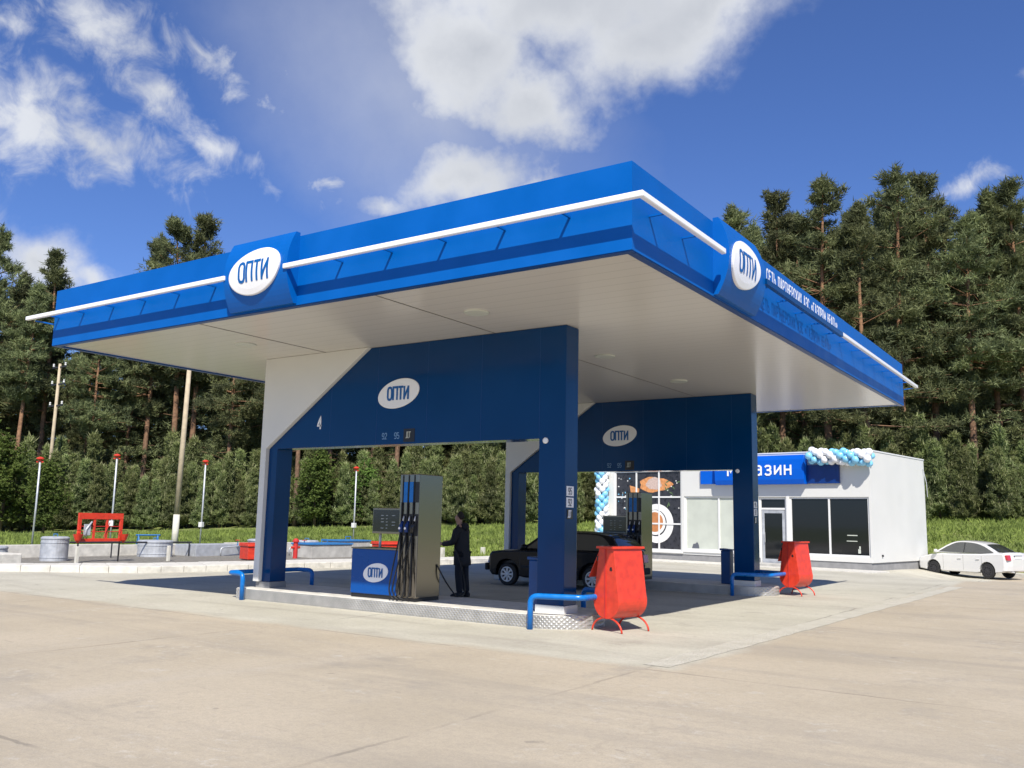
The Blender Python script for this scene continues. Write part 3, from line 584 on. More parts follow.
# bumper rails round the column feet
def smooth3(pts):
    P = [Vector(p) for p in pts]; o = []
    for j in range(len(P)-1):
        p0 = P[max(j-1,0)]; p1 = P[j]; p2 = P[j+1]; p3 = P[min(j+2,len(P)-1)]
        for t in (0,.2,.4,.6,.8): o.append(.5*((2*p1)+(p2-p0)*t+(2*p0-5*p1+4*p2-p3)*t*t+(3*p1-p0-3*p2+p3)*t**3))
    return o+[P[-1]]
def bend(pts, r=.12, k=5):
    P = [Vector(p) for p in pts]; o = [P[0]]
    for i in range(1,len(P)-1):
        a = P[i]+(P[i-1]-P[i]).normalized()*r; b = P[i]+(P[i+1]-P[i]).normalized()*r
        for j in range(k+1): t = j/k; o.append(a*(1-t)**2+P[i]*2*t*(1-t)+b*t*t)
    return o+[P[-1]]
def bumper(pts, label):
    o = MB().tube(bend(pts),.045,12).build('bumper_rail',M_['pipe_blue'],smooth=True); tag(o,label,'bumper rail','blue pipe bumper rails at the column feet')
bumper([(-14.3,11.85,0),(-14.3,11.85,.50),(-14.78,11.9,.50),(-14.78,13.72,.50),(-14.35,13.72,.50),(-14.35,13.72,.0)],'blue pipe bumper rail at the left foot of the front portal')
bumper([(-7.62,11.84,0),(-7.62,11.84,.50),(-6.85,12.1,.50),(-6.75,13.3,.50),(-7.75,13.72,.50),(-7.75,13.72,.0)],'blue pipe bumper rail beside the nearer red bin')
bumper([(-14.3,20.68,0),(-14.3,20.68,.50),(-14.78,20.75,.50),(-14.78,22.55,.50),(-14.35,22.55,.50),(-14.35,22.55,.0)],'blue pipe bumper rail at the left foot of the rear portal')
bumper([(-7.7,20.68,0),(-7.7,20.68,.50),(-6.85,20.9,.50),(-6.8,22.1,.50),(-7.75,22.5,.50),(-7.75,22.5,.0)],'blue pipe bumper rail beside the farther red bin')
# small blue litter boxes beside the columns
def blue_box(x, y, label):
    o = empty('litter_box',(x,y,.212),0,label,'litter bin','dark blue litter boxes'); 
    MB().box(-.12,.12,-.12,.12,0,.80).build('body',M_['bin_blue'],o,bevel=.02); MB().prism([(-.14,.801),(.14,.801),(.14,.83),(-.14,.85)],'y',-.14,.14).build('lid',M_['bin_blue'],o,bevel=.008)
blue_box(-7.97,12.62,'dark blue litter box beside the right column of the front portal'); blue_box(-8.12,21.5,'dark blue litter box beside the right column of the rear portal')

# ---------------------------------------------------------------- fuel dispensers
def dispenser(x, y, label):
    """hose tower on the right, hydraulic cabinet and display at its left; front faces -y"""
    D = empty('fuel_dispenser',(x,y,.212),0,label,'fuel pump','fuel dispensers on the islands')
    T = MB().box(.001,.44,0,.66,.06,2.20).build('hose_tower',M_['steel'],D,bevel=.015)
    MB().box(.01,.43,.01,.65,0,.058).build('tower_foot',M_['black'],D)
    for i in range(3):
        cx = .075+i*.13
        MB().box(cx-.008,cx+.008,-.012,-.001,.10,2.18).build('hose_channel',M_['black'],T)
        MB().box(cx+.02,cx+.108,-.008,-.001,1.70,2.06).build('grade_panel',M_['pipe_blue'] if i < 2 else M_['black'],T,bevel=.003)
        MB().box(cx+.02,cx+.108,-.009,-.001,1.12,1.50).build('nozzle_boot',M_['black'],T,bevel=.004)
        nz_ = MB().tube([(cx+.06,-.10,1.18),(cx+.06,-.09,1.30),(cx+.062,-.05,1.37)],[.034,.034,.02],8)
        nz_.build('nozzle',M_['navy'] if i < 2 else M_['black'],D,smooth=True); MB().tube([(cx+.062,-.05,1.371),(cx+.065,-.03,1.46)],[.014,.012],8).build('spout',M_['chrome'],D,smooth=True)
        MB().lathe([(.022,-.142),(.022,-.136)],(cx+.06,0,1.25),10,'y').build('nozzle_badge',M_['oval'] if i < 2 else M_['black'],D)
        hs = [(cx+.06,-.10,1.19),(cx+.05,-.15,.95),(cx-.02-.03*i,-.17,.6),(cx-.10-.05*i,-.16,.22),(cx-.06-.03*i,-.13,.06),(cx+.03,-.10,.10),(cx+.02,-.05,.5),(cx+.0,-.03,1.0),(cx,-.02,1.7)]
        pts = []
        P = [Vector(p) for p in hs]
        for j in range(len(P)-1):
            p0 = P[max(j-1,0)]; p1 = P[j]; p2 = P[j+1]; p3 = P[min(j+2,len(P)-1)]
            for t in (0,.25,.5,.75): pts.append(.5*((2*p1)+(p2-p0)*t+(2*p0-5*p1+4*p2-p3)*t*t+(3*p1-p0-3*p2+p3)*t**3))
        pts.append(P[-1]); MB().tube(pts,.013,6).build('hose',M_['hose'],D,smooth=True)
    MB().box(-1.12,0,.02,.64,.07,.86).build('hydraulic_cabinet',M_['cabinet'],D,bevel=.012)
    MB().box(-1.11,-.01,.04,.62,0,.068).build('cabinet_foot',M_['black'],D); MB().box(-1.13,-.001,.01,.65,.861,.885).build('cabinet_top',M_['steel'],D)
    fn = lambda a,z,o: (a,.02-o,z)
    ellipse(MB(),-.52,.45,.30,.165,.17,fn,.008).build('oval_plate',M_['oval'],D)
    lt = MB(); h = .15; letters(lt,'ОПТИ',-.52-text_w('ОПТИ',.17)*h/2,.375,h,lambda a,z,o: fn(a,z,.009+o),.185,.17); lt.build('lettering',M_['text_blue'],D,fix=False)
    S = MB().box(-.72,-.0,.10,.34,1.14,1.60).build('display_housing',M_['steel'],D,bevel=.012)
    MB().box(-.69,-.05,.085,.099,1.18,1.565).build('screen',M_['dark_screen'],S)
    lt = MB(); f2 = lambda a,z,o: (a,.084-o,z)
    rnd = random.Random(3)
    for r, z in enumerate((1.46,1.40,1.345,1.29,1.235)):
        for c_, wd in ((-.5,.07),(-.38,.045),(-.24,.09)):
            if rnd.random() < .8: lt.add([f2(c_,z,.001),f2(c_+wd*rnd.uniform(.5,1),z,.001),f2(c_+wd,z+.011,.001),f2(c_,z+.011,.001)],[(0,1,2,3)])
    lt.build('display_figures',M_['lcd'],S,fix=False)
    MB().box(-.08,0,.14,.30,.885,1.14).build('display_arm',M_['metal_dark'],D); MB().tube([(-.64,.24,.885),(-.64,.24,1.14)],.025,8).build('display_post',M_['white'],D,smooth=True)
    # far side nozzle hose toward the customer
    MB().tube(smooth3([(.445,.55,.62),(.52,.75,.30),(.35,1.3,.02),(-.1,2.1,-.02),(-.6,2.8,.12),(-.95,3.1,.5),(-1.25,3.25,.85)]),.014,6).build('hose',M_['hose'],D,smooth=True) if y < 15 else None
    return D
dispenser(-10.62,12.16,'fuel pump with blue oval-badged cabinet where the man is standing'); dispenser(-10.62,20.97,'farther fuel pump under the rear portal, behind the black car')

# ---------------------------------------------------------------- red litter bins
def red_bin(loc, rz, label, flap=.25):
    B_ = empty('litter_bin',loc,rz,label,'litter bin','red teardrop litter bins')
    r = .26; L2 = .33; zc = .19+r; zt_ = 1.24; tw = .15
    a0 = atan2(zt_-zc, r-tw)
    arc = [(r*cos(-t), zc+r*sin(-t)) for t in [pi*i/18 for i in range(19)]]
    prof = [(tw,zt_)]+[(r*cos(t),zc+r*sin(t)) for t in (.35,.18)]+arc+[(-r*cos(t),zc+r*sin(t)) for t in (.18,.35)]+[(-tw,zt_)]
    body = MB().prism(prof,'y',-L2,L2).build('body',M_['red'],B_,bevel=.006)
    MB().box(-tw-.03,tw+.03,-L2-.035,L2+.035,zt_,zt_+.035).build('top_plate',M_['red'],B_,bevel=.006)
    MB().prism([(-.026,.2),(-.006,.2),(-.006,1.235),(-.026,1.235)],'y',-L2-.012,-L2-.001).build('end_seam',M_['redflat'],B_)
    MB().prism([(-tw-.012,1.2),(-tw-.012-.015,1.2),(-r-.035-flap*.1,.80),(-r-.02-flap*.1,.79)],'y',-L2+.03,L2-.03).build('door_flap',M_['red'],B_,bevel=.004)
    MB().box(-tw-.06,-tw+.0,-L2+.02,-L2+.05,1.05,1.12).build('hinge',M_['black'],B_)
    e = MB().lathe([(.018,0),(.018,-.004)],(.0,0,0),10,'y'); e.add([(-.03,-.005,-.03),(.012,-.005,-.045),(.03,-.005,-.02),(-.02,-.005,.015)],[(0,1,2,3)])
    eo = e.build('pictogram',M_['black'],B_); eo.location = (.10,-L2-.001,.95)
    # bent rod feet: one arch under each end
    for y in (-L2+.02, L2-.02):
        MB().tube([(.30*cos(t)*1.0, y, .0+.21*sin(t)) for t in [pi*i/14 for i in range(15)]],.015,8).build('foot_arch',M_['red'],B_,smooth=True)
    MB().tube([(0,-L2+.02,.2),(0,L2-.02,.2)],.014,6).build('foot_bar',M_['red'],B_)
    return B_
red_bin((-6.52,12.70,0),radians(-14),'nearer bright red litter bin at the right end of the front pump island',1)
red_bin((-6.62,22.1,0),radians(-12),'farther red litter bin in front of the shop windows',.2)

# ---------------------------------------------------------------- shop
SH = empty('shop_building',(-7.99,36.38,0),-.1487,'single storey white shop with blue sign and large windows','shop')
LN, DP, HT = 12.72, 6.2, 4.58
def sp(mb, name, m, parent=None, **k): return mb.build(name, M_[m] if isinstance(m,str) else m, parent or SH, **k)
# front wall built round the openings: x from -LN to 0, wall thickness .25
opn = [(-12.08,-8.40,.42,4.02),(-8.25,-5.02,.49,2.84),(-4.66,-3.45,.05,2.80),(-3.3,-.06-.0,.50,2.80)]
fw = MB(); xs_ = sorted(set([-LN,0]+[o[0] for o in opn]+[o[1] for o in opn]))
for a, b in zip(xs_[:-1], xs_[1:]):
    h_ = [o for o in opn if o[0] <= a+.001 and o[1] >= b-.001]
    if h_: fw.box(a,b,0,.25,.3,max(.301,h_[0][2])) if h_[0][2] > .3 else None; fw.box(a,b,0,.25,h_[0][3],HT)
    else: fw.box(a,b,0,.25,.3,HT)
fw.box(-LN,-LN+.25,.252,DP,.3,HT); fw.box(-.25,0,.252,DP,.3,HT); fw.box(-LN+.252,-.252,DP-.25,DP,.3,HT)
sp(fw,'wall','shop_wall')
sp(MB().box(-LN+.26,-.26,.26,DP-.26,HT-.45,HT-.3),'roof','galv')
sp(MB().box(-LN-.02,.02,-.02,.25,HT+.001,HT+.05).box(-.23,.021,.251,DP+.02,HT+.001,HT+.049).box(-LN-.021,-LN+.23,.251,DP+.02,HT+.001,HT+.049),'parapet_cap','frame')
pb = MB()
for a, b in ((-LN+.05,-4.68),(-3.43,-.05)): pb.box(a,b,.03,.25,-.05,.298)
pb.box(-.22,-.05,.252,DP-.05,-.35,.298); pb.box(-LN+.05,-LN+.22,.252,DP-.05,-.05,.298)
sp(pb,'plinth','plinth')
sp(MB().box(-LN+.3,-.3,.9,DP-.3,.0,.04),'floor','plinth'); sp(MB().box(-LN+.3,-.3,3.2,3.3,.05,HT-.5),'inner_wall','plinth')
def window(x0,x1,z0,z1,mull,rows=(),g='glass',y=.07):
    f = MB(); t = .035
    f.box(x0,x0+t*2,y-.02,y+.06,z0,z1); f.box(x1-t*2,x1,y-.02,y+.06,z0,z1); f.box(x0+t*2,x1-t*2,y-.019,y+.06,z1-t*2,z1); f.box(x0+t*2,x1-t*2,y-.019,y+.06,z0,z0+t*2)
    for m_ in mull: f.box(m_-t,m_+t,y-.018,y+.059,z0+t*2,z1-t*2)
    for r in rows: f.box(x0+t*2,x1-t*2,y-.014,y+.055,r-t,r+t)
    F_ = sp(f,'window_frame','frame'); xs2 = [x0]+list(mull)+[x1]
    for a, b in zip(xs2[:-1],xs2[1:]):
        sp(MB().box(a+t,b-t,y+.02,y+.03,z0+t,z1-t),'pane',g,F_)
    return F_
window(-3.3,-.06-.0,.50,2.80,(-1.66,)); window(-8.25,-5.02,.49,2.84,(-6.56,),g='blind')
PW = window(-12.08,-8.40,.42,4.02,(-10.86,-9.62),(1.61,2.81),g='poster_dark')
sp(MB().box(-12.2,-8.3,-.05,-.001,.34,.41).box(-8.3,-4.98,-.05,-.001,.41,.48),'window_sill','frame')
# printed pictures on the tall window: pastry, cup on saucer, leaves
def flat(name, m, poly, y): return sp(MB().add([(a,y,z) for a,z in poly],[tuple(range(len(poly)))]),name,m,PW,fix=False)
def blobp(cx,cz,rx,rz,n=26,w_=.0,seed=0,rot=0):
    r = random.Random(seed); ph = r.uniform(0,6); return [(cx+(rx*cos(t)*cos(rot)-rz*sin(t)*sin(rot))*(1+w_*sin(3*t+ph)+w_*.6*sin(7*t+ph)), cz+(rx*cos(t)*sin(rot)+rz*sin(t)*cos(rot))*(1+w_*sin(3*t+ph)+w_*.6*sin(7*t+ph))) for t in [2*pi*i/n for i in range(n)]]
PY = .0715
flat('print_pastry','bun',blobp(-9.85,3.38,.88,.34,w_=.09,seed=3),PY-.001-.0045*0+.012); flat('print_filling','bun2',blobp(-9.9,3.42,.42,.28,w_=.08,seed=5),PY+.008)
flat('print_pastry','bun',[(-11.25,3.35),(-10.95,3.28),(-10.7,3.2),(-10.75,2.9),(-10.9,2.4),(-11.05,2.35),(-11.15,2.8)],PY+.010)
flat('print_saucer','cup',blobp(-9.75,1.62,.88,.88,40),PY+.012); flat('print_cup','poster_dark',blobp(-9.82,1.64,.60,.60,40),PY+.010)
flat('print_cup','cup',blobp(-9.84,1.66,.56,.56,40),PY+.008); flat('print_coffee','coffee',blobp(-9.86,1.68,.45,.45,40),PY+.006)
for k in range(16):
    r = random.Random(k); flat('print_leaf','leafp' if k % 3 else 'cup',blobp(-8.95+r.uniform(-.4,.4),2.65+r.uniform(-.35,.9) if k % 3 else 2.9+r.uniform(-.6,.9),.10 if k % 3 else .03,.03,10,rot=r.uniform(0,3)),PY+.009-.0001*k)
for k in range(26):
    r = random.Random(50+k); flat('print_flake','cup' if k % 2 else 'bal_blue',blobp(-11.45+r.uniform(-.5,.45),2.7+r.uniform(-1.0,1.1),r.uniform(.015,.05),r.uniform(.012,.04),8),PY+.0055-.0001*k)
for a_, z_, w_, h_ in ((-.78,1.32,.40,.035),(-.80,1.10,.42,.03),(-.52,.72,.10,.16),(-.50,.86,.06,.10)): sp(MB().box(a_-w_/2,a_+w_/2,.084,.088,z_-h_/2,z_+h_/2),'pane_glint_and_item','blind')  # interior light reflections and a white item, painted as pale flat shapes
sp(MB().add([(-7.92,.08,.58),(-7.55,.08,.58),(-7.58,.08,.74),(-7.66,.08,.86),(-7.74,.08,.78),(-7.86,.08,.76)],[(0,1,2,3,4,5)]),'pane_glint_and_item','glyph_grey',fix=False)  # flat grey cut-out standing for a bag in the blind window
# door
df = MB(); df.box(-4.66,-4.58,.08,.16,.06,2.79); df.box(-3.53,-3.45,.08,.16,.06,2.79); df.box(-4.58,-3.53,.081,.16,2.71,2.79); df.box(-4.58,-3.53,.081,.16,2.28,2.36)
DF = sp(df,'door_frame','frame')
sp(MB().box(-4.58,-3.53,.11,.12,2.36,2.71),'transom_pane','glass',DF)
dl = MB(); dl.box(-4.56,-4.45,.085,.13,.09,2.26); dl.box(-3.66,-3.55,.085,.13,.09,2.26); dl.box(-4.45,-3.66,.086,.13,2.14,2.26); dl.box(-4.45,-3.66,.086,.13,.09,.28)
DR = sp(dl,'door','galv'); sp(MB().box(-4.45,-3.66,.10,.11,.28,2.14),'pane','glass',DR); sp(MB().tube([(-4.42,.03,.95),(-4.42,.03,1.35)],.016,8),'door_handle','chrome',DR)
sp(MB().box(-LN-.6,.6,-1.7,-1.01,-.04,.03).box(-LN-.6,.6,-1.0,.02,-.04,.032),'walkway','concrete_kerb'); sp(MB().box(-5.0,-3.1,-1.0,-.0,-.04,.12),'door_step','concrete_wall',bevel=.01)
sp(MB().box(-3.42,-3.32,-.02,-.001,.3,2.84),'pilaster','frame')
# signs
sgp = [(0.0,3.31),(-.30,3.31),(-.36,3.5),(-.38,3.9),(-.36,4.3),(-.30,4.49),(0,4.49)]
SG = sp(MB().prism([(y,z) for y,z in sgp],'x',-6.5,-2.48),'main_sign','sign_blue',bevel=.01)
sp(MB().box(-7.34,-6.51,-.12,-.001,3.36,4.05),'side_panel','sign_blue'); sp(MB().box(-2.47,-1.15,-.12,-.001,3.33,4.07),'side_panel','navy')
lt = MB(); letters(lt,'М',-5.85,3.70,.52,lambda a,z,o: (a,-.385-o,z),.15,.2,1.05); letters(lt,'агазин',-5.85+.41,3.70,.54,lambda a,z,o: (a,-.385-o,z),.14,.26,1.18); sp(lt,'lettering','lamp_white',SG,fix=False)
# wall trim: bracket and cable at the back right corner
sp(MB().tube([(.03,DP-.2,4.2),(.12,DP-.1,3.6),(.1,DP+.02,3.0)],.015,6),'cable','galv')
sp(MB().box(.001,.05,.95,1.03,.52,.6),'socket','black')
def downpipe(): pass

# ---------------------------------------------------------------- balloons
def world_of(a, y, z):
    c_, s_2 = cos(-.1487), sin(-.1487); return (-7.99+a*c_-y*s_2, 36.38+a*s_2+y*c_, z)
def balloon_mesh():
    mb = MB(); mb.lathe([(.004,-.16),(.02,-.15),(.05,-.12),(.10,-.06),(.125,.0),(.12,.05),(.09,.1),(.045,.125),(.004,.13)],(0,0,0),14); return mb
bproto = {}
def garland(name, path, label, turns, seed):
    r = random.Random(seed); base = world_of(*path[0]); G = empty(name, base, -.1487, label, 'balloon garland','blue and white balloon garlands on the shop')
    a0 = Vector(path[0]); a1 = Vector(path[1]); ln = (a1-a0).length; d = (a1-a0)/ln; u, w_ = frame3(d); n = int(ln/.19)
    for i in range(n+1):
        for j in range(4):
            ang = 2*pi*j/4+turns*2*pi*i/n; p = d*(ln*i/n)+(u*cos(ang)+w_*sin(ang))*.20+Vector((r.uniform(-.02,.02),)*3)
            key = 'bal_blue' if j in (0,1) else 'bal_white'
            if key not in bproto:
                o = balloon_mesh().build('balloon', M_[key], G, smooth=True); bproto[key] = o.data
            else:
                o = bpy.data.objects.new('balloon', bproto[key]); scene.collection.objects.link(o); o.parent = G
            o.location = p; dr = (u*cos(ang)+w_*sin(ang)); o.rotation_euler = dr.to_track_quat('Z','Y').to_euler(); s = r.uniform(1.08,1.28); o.scale = (s,s,s)
garland('balloon_garland',[(-2.15,-.32,4.42),(.12,-.30,4.28)],'horizontal twisted garland of blue and white balloons along the shop roof edge',1.3,1)
garland('balloon_garland',[(-12.55,-.35,.3),(-12.55,-.35,4.3)],'upright column of blue and white balloons at the left corner of the shop',2.6,2)
# ---------------------------------------------------------------- cars (built nose towards +x, then turned)
def arch(cx, r, z0, n=10):
    """wheel arch opening from rear to front along the sill"""
    a0 = math.asin(max(-1,min(1,(z0-.30)/r)))
    return [(cx+r*cos(t), .30+r*sin(t)) for t in [a0+(pi-2*a0)*i/n for i in range(n+1)]]
def loft_outline(mb, outline, st):
    """outline in x,z ; st: list of (y, dx shrink, top drop, bottom raise)"""
    zs = [p[1] for p in outline]; xs = [p[0] for p in outline]; zmin, zmax, xmin, xmax = min(zs), max(zs), min(xs), max(xs); n = len(outline); k = len(mb.v)
    for y, sx_, dz, bz in st:
        for x, z in outline:
            e = abs((x-(xmin+xmax)/2)/((xmax-xmin)/2)); f = (z-zmin)/(zmax-zmin)
            mb.v.append((x-sx_*math.copysign(1,x)*max(0,e-.8)/.2, y, z-dz*max(0,(f-.55)/.45)+bz*max(0,(.25-f)/.25)))
    m = len(st); mb.f.append(tuple(k+i for i in range(n))[::-1]); mb.f.append(tuple(k+(m-1)*n+i for i in range(n)))
    for j in range(m-1):
        for i in range(n): mb.f.append((k+j*n+i, k+j*n+(i+1)%n, k+(j+1)*n+(i+1)%n, k+(j+1)*n+i))
def wheel(parent, x, y, r, rim, spokes=8, wd=.17):
    s = 1 if y > 0 else -1
    t = MB().lathe([(r*.58,-wd/2+.09),(r*.62,-wd/2),(r*.93,-wd/2),(r,-wd/2+.03),(r,wd/2-.03),(r*.93,wd/2),(r*.62,wd/2),(r*.58,wd/2-.085)],(0,0,0),28,'y').build('wheel',M_['rubber'],parent,smooth=False); t.location = (x,y,r)
    R2 = MB(); ro = r*.66; R2.lathe([(ro,s*(wd/2-.05)),(ro,s*(wd/2+.004)),(ro*.86,s*(wd/2+.004)),(ro*.84,s*(wd/2-.05)),(ro*.0+.001,s*(wd/2-.075))],(0,0,0),28,'y') if False else [R2.add([((ro if q<2 else ro*.86)*cos(2*pi*k/28), s*(wd/2+(.004 if q in (1,2) else -.05)), (ro if q<2 else ro*.86)*sin(2*pi*k/28)) for q in range(4) for k in range(28)],[(q*28+k,q*28+(k+1)%28,(q+1)*28+(k+1)%28,(q+1)*28+k) for q in range(3) for k in range(28)])]
    for i in range(spokes):
        a = 2*pi*i/spokes; c_, s_2 = cos(a), sin(a); p = lambda q,w_: (q*c_-w_*s_2, s*(wd/2-.005), q*s_2+w_*c_); q0 = lambda q,w_: (q*c_-w_*s_2, s*(wd/2-.045), q*s_2+w_*c_)
        R2.add([p(.04,-.02),p(ro*.9,-.028),p(ro*.9,.028),p(.04,.02),q0(.04,-.02),q0(ro*.9,-.028),q0(ro*.9,.028),q0(.04,.02)],[(0,1,2,3),(4,7,6,5),(0,4,5,1),(2,6,7,3),(1,5,6,2)])
    R2.lathe([(.045,s*(wd/2-.05)),(.045,s*(wd/2)),(.02,s*(wd/2+.006))],(0,0,0),12,'y')
    R2.build('rim',rim,t,fix=True); MB().lathe([(ro*.84,s*(wd/2-.06)),(.01,s*(wd/2-.062))],(0,0,0),20,'y').build('brake_disc',M_['metal_dark'],t)
    return t
def car(name, label, cat, spec):
    C = empty(name,(0,0,0),0,label,cat); hw = spec['hw']; paint = spec['paint']; o = spec['lower']
    st = [(-hw+.0,.16,.06,.03),(-hw+.025,.10,.03,.01),(-hw+.10,.05,.005,0),(-hw*.5,.0,-.012,0),(hw*.5,.0,-.012,0),(hw-.10,.05,.005,0),(hw-.025,.10,.03,.01),(hw-.0,.16,.06,.03)]
    mb = MB(); loft_outline(mb, o, st); b = mb.build('body',paint,C,bevel=.012,seg=2)
    # dark wheel wells and floor
    fl = MB().box(spec['x0']+.35,spec['x1']-.35,-hw+.16,hw-.16,.26,.62); fl.build('underbody',M_['black'],C)
    # greenhouse: roof shell with pillars, glass behind
    cv = spec['curve']; zb_ = min(p[1] for p in cv); zr_ = max(p[1] for p in cv); wb, wt = hw-.07, hw-.27; bf = cv[-1][0]
    # smooth the roof curve
    P = [Vector(p) for p in cv]; S = []
    for k in range(len(P)-1):
        p0, p1, p2, p3 = P[max(k-1,0)], P[k], P[k+1], P[min(k+2,len(P)-1)]
        for t in (0,.34,.67): S.append(.5*((2*p1)+(p2-p0)*t+(2*p0-5*p1+4*p2-p3)*t*t+(3*p1-p0-3*p2+p3)*t**3))
    S.append(P[-1]); n = len(S)
    Y = lambda z: wb+(wt-wb)*(z-zb_)/(zr_-zb_)
    def pt(s_, v, e=0):
        z = s_.y; y = Y(z)*v; return (s_.x, y, z+e-(.025*abs(v)**4 if z > zb_+.1 else 0)+.012*(1-v*v)*min(1,(z-zb_)*5))
    vv = [-1,-.96,-.86,-.6,-.3,0,.3,.6,.86,.96,1]; mb = MB()
    for s_ in S: mb.v += [pt(s_,v) for v in vv]
    m = len(vv)
    for a in range(n-1):
        for b_ in range(m-1): mb.f.append((a*m+b_,(a+1)*m+b_,(a+1)*m+b_+1,a*m+b_+1))
    mb.f.append(tuple(a*m for a in range(n))); mb.f.append(tuple(a*m+m-1 for a in range(n))[::-1]); mb.f.append(tuple(range(m))[::-1]+tuple((n-1)*m+b_ for b_ in range(m)))
    mb.build('roof',paint,C,smooth=False)
    def nrm(a): 
        d = S[min(a+1,n-1)]-S[max(a-1,0)]; return Vector((-d.y,d.x)).normalized()
    for nm, a0, a1 in (('rear_window',spec['rw'][0],spec['rw'][1]),('windscreen',spec['ws'][0],spec['ws'][1])):
        g = MB(); a0 = int(a0*(n-1)); a1 = int(a1*(n-1)); w2 = [-.88,-.6,-.3,0,.3,.6,.88]
        for a in range(a0,a1+1):
            q = nrm(a)*.006
            for v in w2: p_ = pt(S[a],v); g.v.append((p_[0]+q.x,p_[1],p_[2]+q.y))
        for a in range(a1-a0):
            for b_ in range(6): g.f.append((a*7+b_,(a+1)*7+b_,(a+1)*7+b_+1,a*7+b_+1))
        g.build(nm,M_['car_glass'],C,smooth=True)
    cx = spec['gc']; gs = spec['gs']
    for s in (-1,1):
        pl = [(cx+(q.x-cx)*gs, zb_+.035+(q.y-zb_)*.84) for q in S]; cuts = spec['pill']
        xs3 = [min(p[0] for p in pl)]+cuts+[max(p[0] for p in pl)]
        def topz(x):
            for (x0,z0_),(x1,z1_) in zip(pl[:-1],pl[1:]):
                if x0 <= x <= x1: return z0_+(z1_-z0_)*(x-x0)/max(1e-6,x1-x0)
            return zb_+.035
        for xa, xb in zip(xs3[:-1],xs3[1:]):
            xa += .022 if xa in cuts else 0; xb -= .022 if xb in cuts else 0
            k_ = [xa+(xb-xa)*t/12 for t in range(13)]; poly = [(x,topz(x)) for x in k_]+[(x,zb_+.034) for x in k_[::-1]]
            MB().add([(x, s*(Y(z)+.005+.004*(z>zb_+.3)), z-.012*(z>zb_+.3)) for x,z in poly],[tuple(range(len(poly)))]).build('side_window',M_['car_glass'],C,fix=False)
        for xc in cuts: MB().add([(x, s*(Y(z)+.006), z) for x,z in ((xc-.02,zb_+.035),(xc+.02,zb_+.035),(xc+.02,topz(xc)-.015),(xc-.02,topz(xc)-.015))],[(0,1,2,3)]).build('door_pillar',M_['black'],C,fix=False)
        y = s*(hw+.001)
        # door cuts, handles, mirror, side moulding
        for x in spec['doors']: MB().box(x-.005,x+.005,min(y,y-s*.012),max(y,y-s*.012)+.0,.30,zb_-.07).build('door_gap',M_['seam'] if spec['white'] else M_['metal_dark'],C)
        for x in spec['handles']: MB().box(x-.085,x+.085,min(y,y+s*.03),max(y,y+s*.03),.735,.765).build('door_handle',paint if spec['white'] else M_['metal_dark'],C,bevel=.008)
        mb_ = MB().lathe([(.02,-.09),(.07,-.06),(.08,0),(.07,.05),(.03,.07)],(0,0,0),12,'x').build('wing_mirror',paint,C,smooth=True); mb_.location = (bf-.22,s*(hw+.07),zb_+.06)
        if not spec['white']: MB().box(spec['x0']+1.1,spec['x1']-1.1,min(y,y+s*.012),max(y,y+s*.012),.46,.53).build('side_moulding',M_['rubber'],C,bevel=.005)
        # wheels
        for x in spec['wheels']: wheel(C, x, s*(hw-.10), spec['wr'], spec['rim'], spec['spokes'])
        for t_ in spec['tail']: 
            q = MB().prism([(z_[0],z_[1]) for z_ in t_],'y',s*(hw-.30),s*(hw-.035)).build('tail_light',M_['tail'],C,bevel=.01)
        x1 = spec['x1']; MB().prism([(x1-.30,.60),(x1-.045,.58),(x1-.06,.70),(x1-.32,.72)],'y',s*(hw-.36),s*(hw-.055)).build('headlight',M_['lens_clear'],C,bevel=.01)
    return C
# black hatchback
sill = .24
lo = [(-1.93,.36),(-1.95,.56),(-1.96,.62),(-1.93,.90),(-1.86,.96),(-1.0,.955),(0,.94),(.85,.925),(1.40,.89),(1.80,.84),(1.87,.76),(1.88,.56),(1.86,.34),(1.76,.25)]+arch(1.22,.37,sill)[0:]+[(.7,.22),(-.75,.22)]+arch(-1.24,.37,sill)+[(-1.8,.27)]
BC = car('parked_car','black three-door hatchback on the forecourt between the two pump islands','car',dict(hw=.81,paint=M_['car_black'],lower=lo,x0=-1.96,x1=1.88,curve=[(-1.92,.945),(-1.80,1.12),(-1.60,1.30),(-1.3,1.37),(-.6,1.39),(0,1.385),(.26,1.35),(.52,1.18),(.88,.92)],rw=(.04,.30),ws=(.76,.97),gc=-.5,gs=.86,pill=[-.42],doors=[.82,-.42],handles=[-.25],wheels=(1.22,-1.24),wr=.285,rim=M_['chrome'],spokes=8,tail=[[(-1.975,.66),(-1.86,.66),(-1.86,.86),(-1.95,.86)]],white=False))
MB().box(-2.03,-1.93,-.78,.78,.38,.54).build('bumper',M_['rubber'],BC,bevel=.03); MB().box(1.84,1.93,-.78,.78,.36,.54).build('bumper',M_['rubber'],BC,bevel=.03)
MB().box(-1.975,-1.962,-.26,.26,.62,.73).build('number_plate',M_['oval'],BC); MB().prism([(-1.86,.97),(-1.78,1.03),(-1.72,1.04),(-1.78,.965)],'y',-.6,.6).build('boot_lip',M_['car_black'],BC)
put(BC,(-11.82,19.93,0),pi)
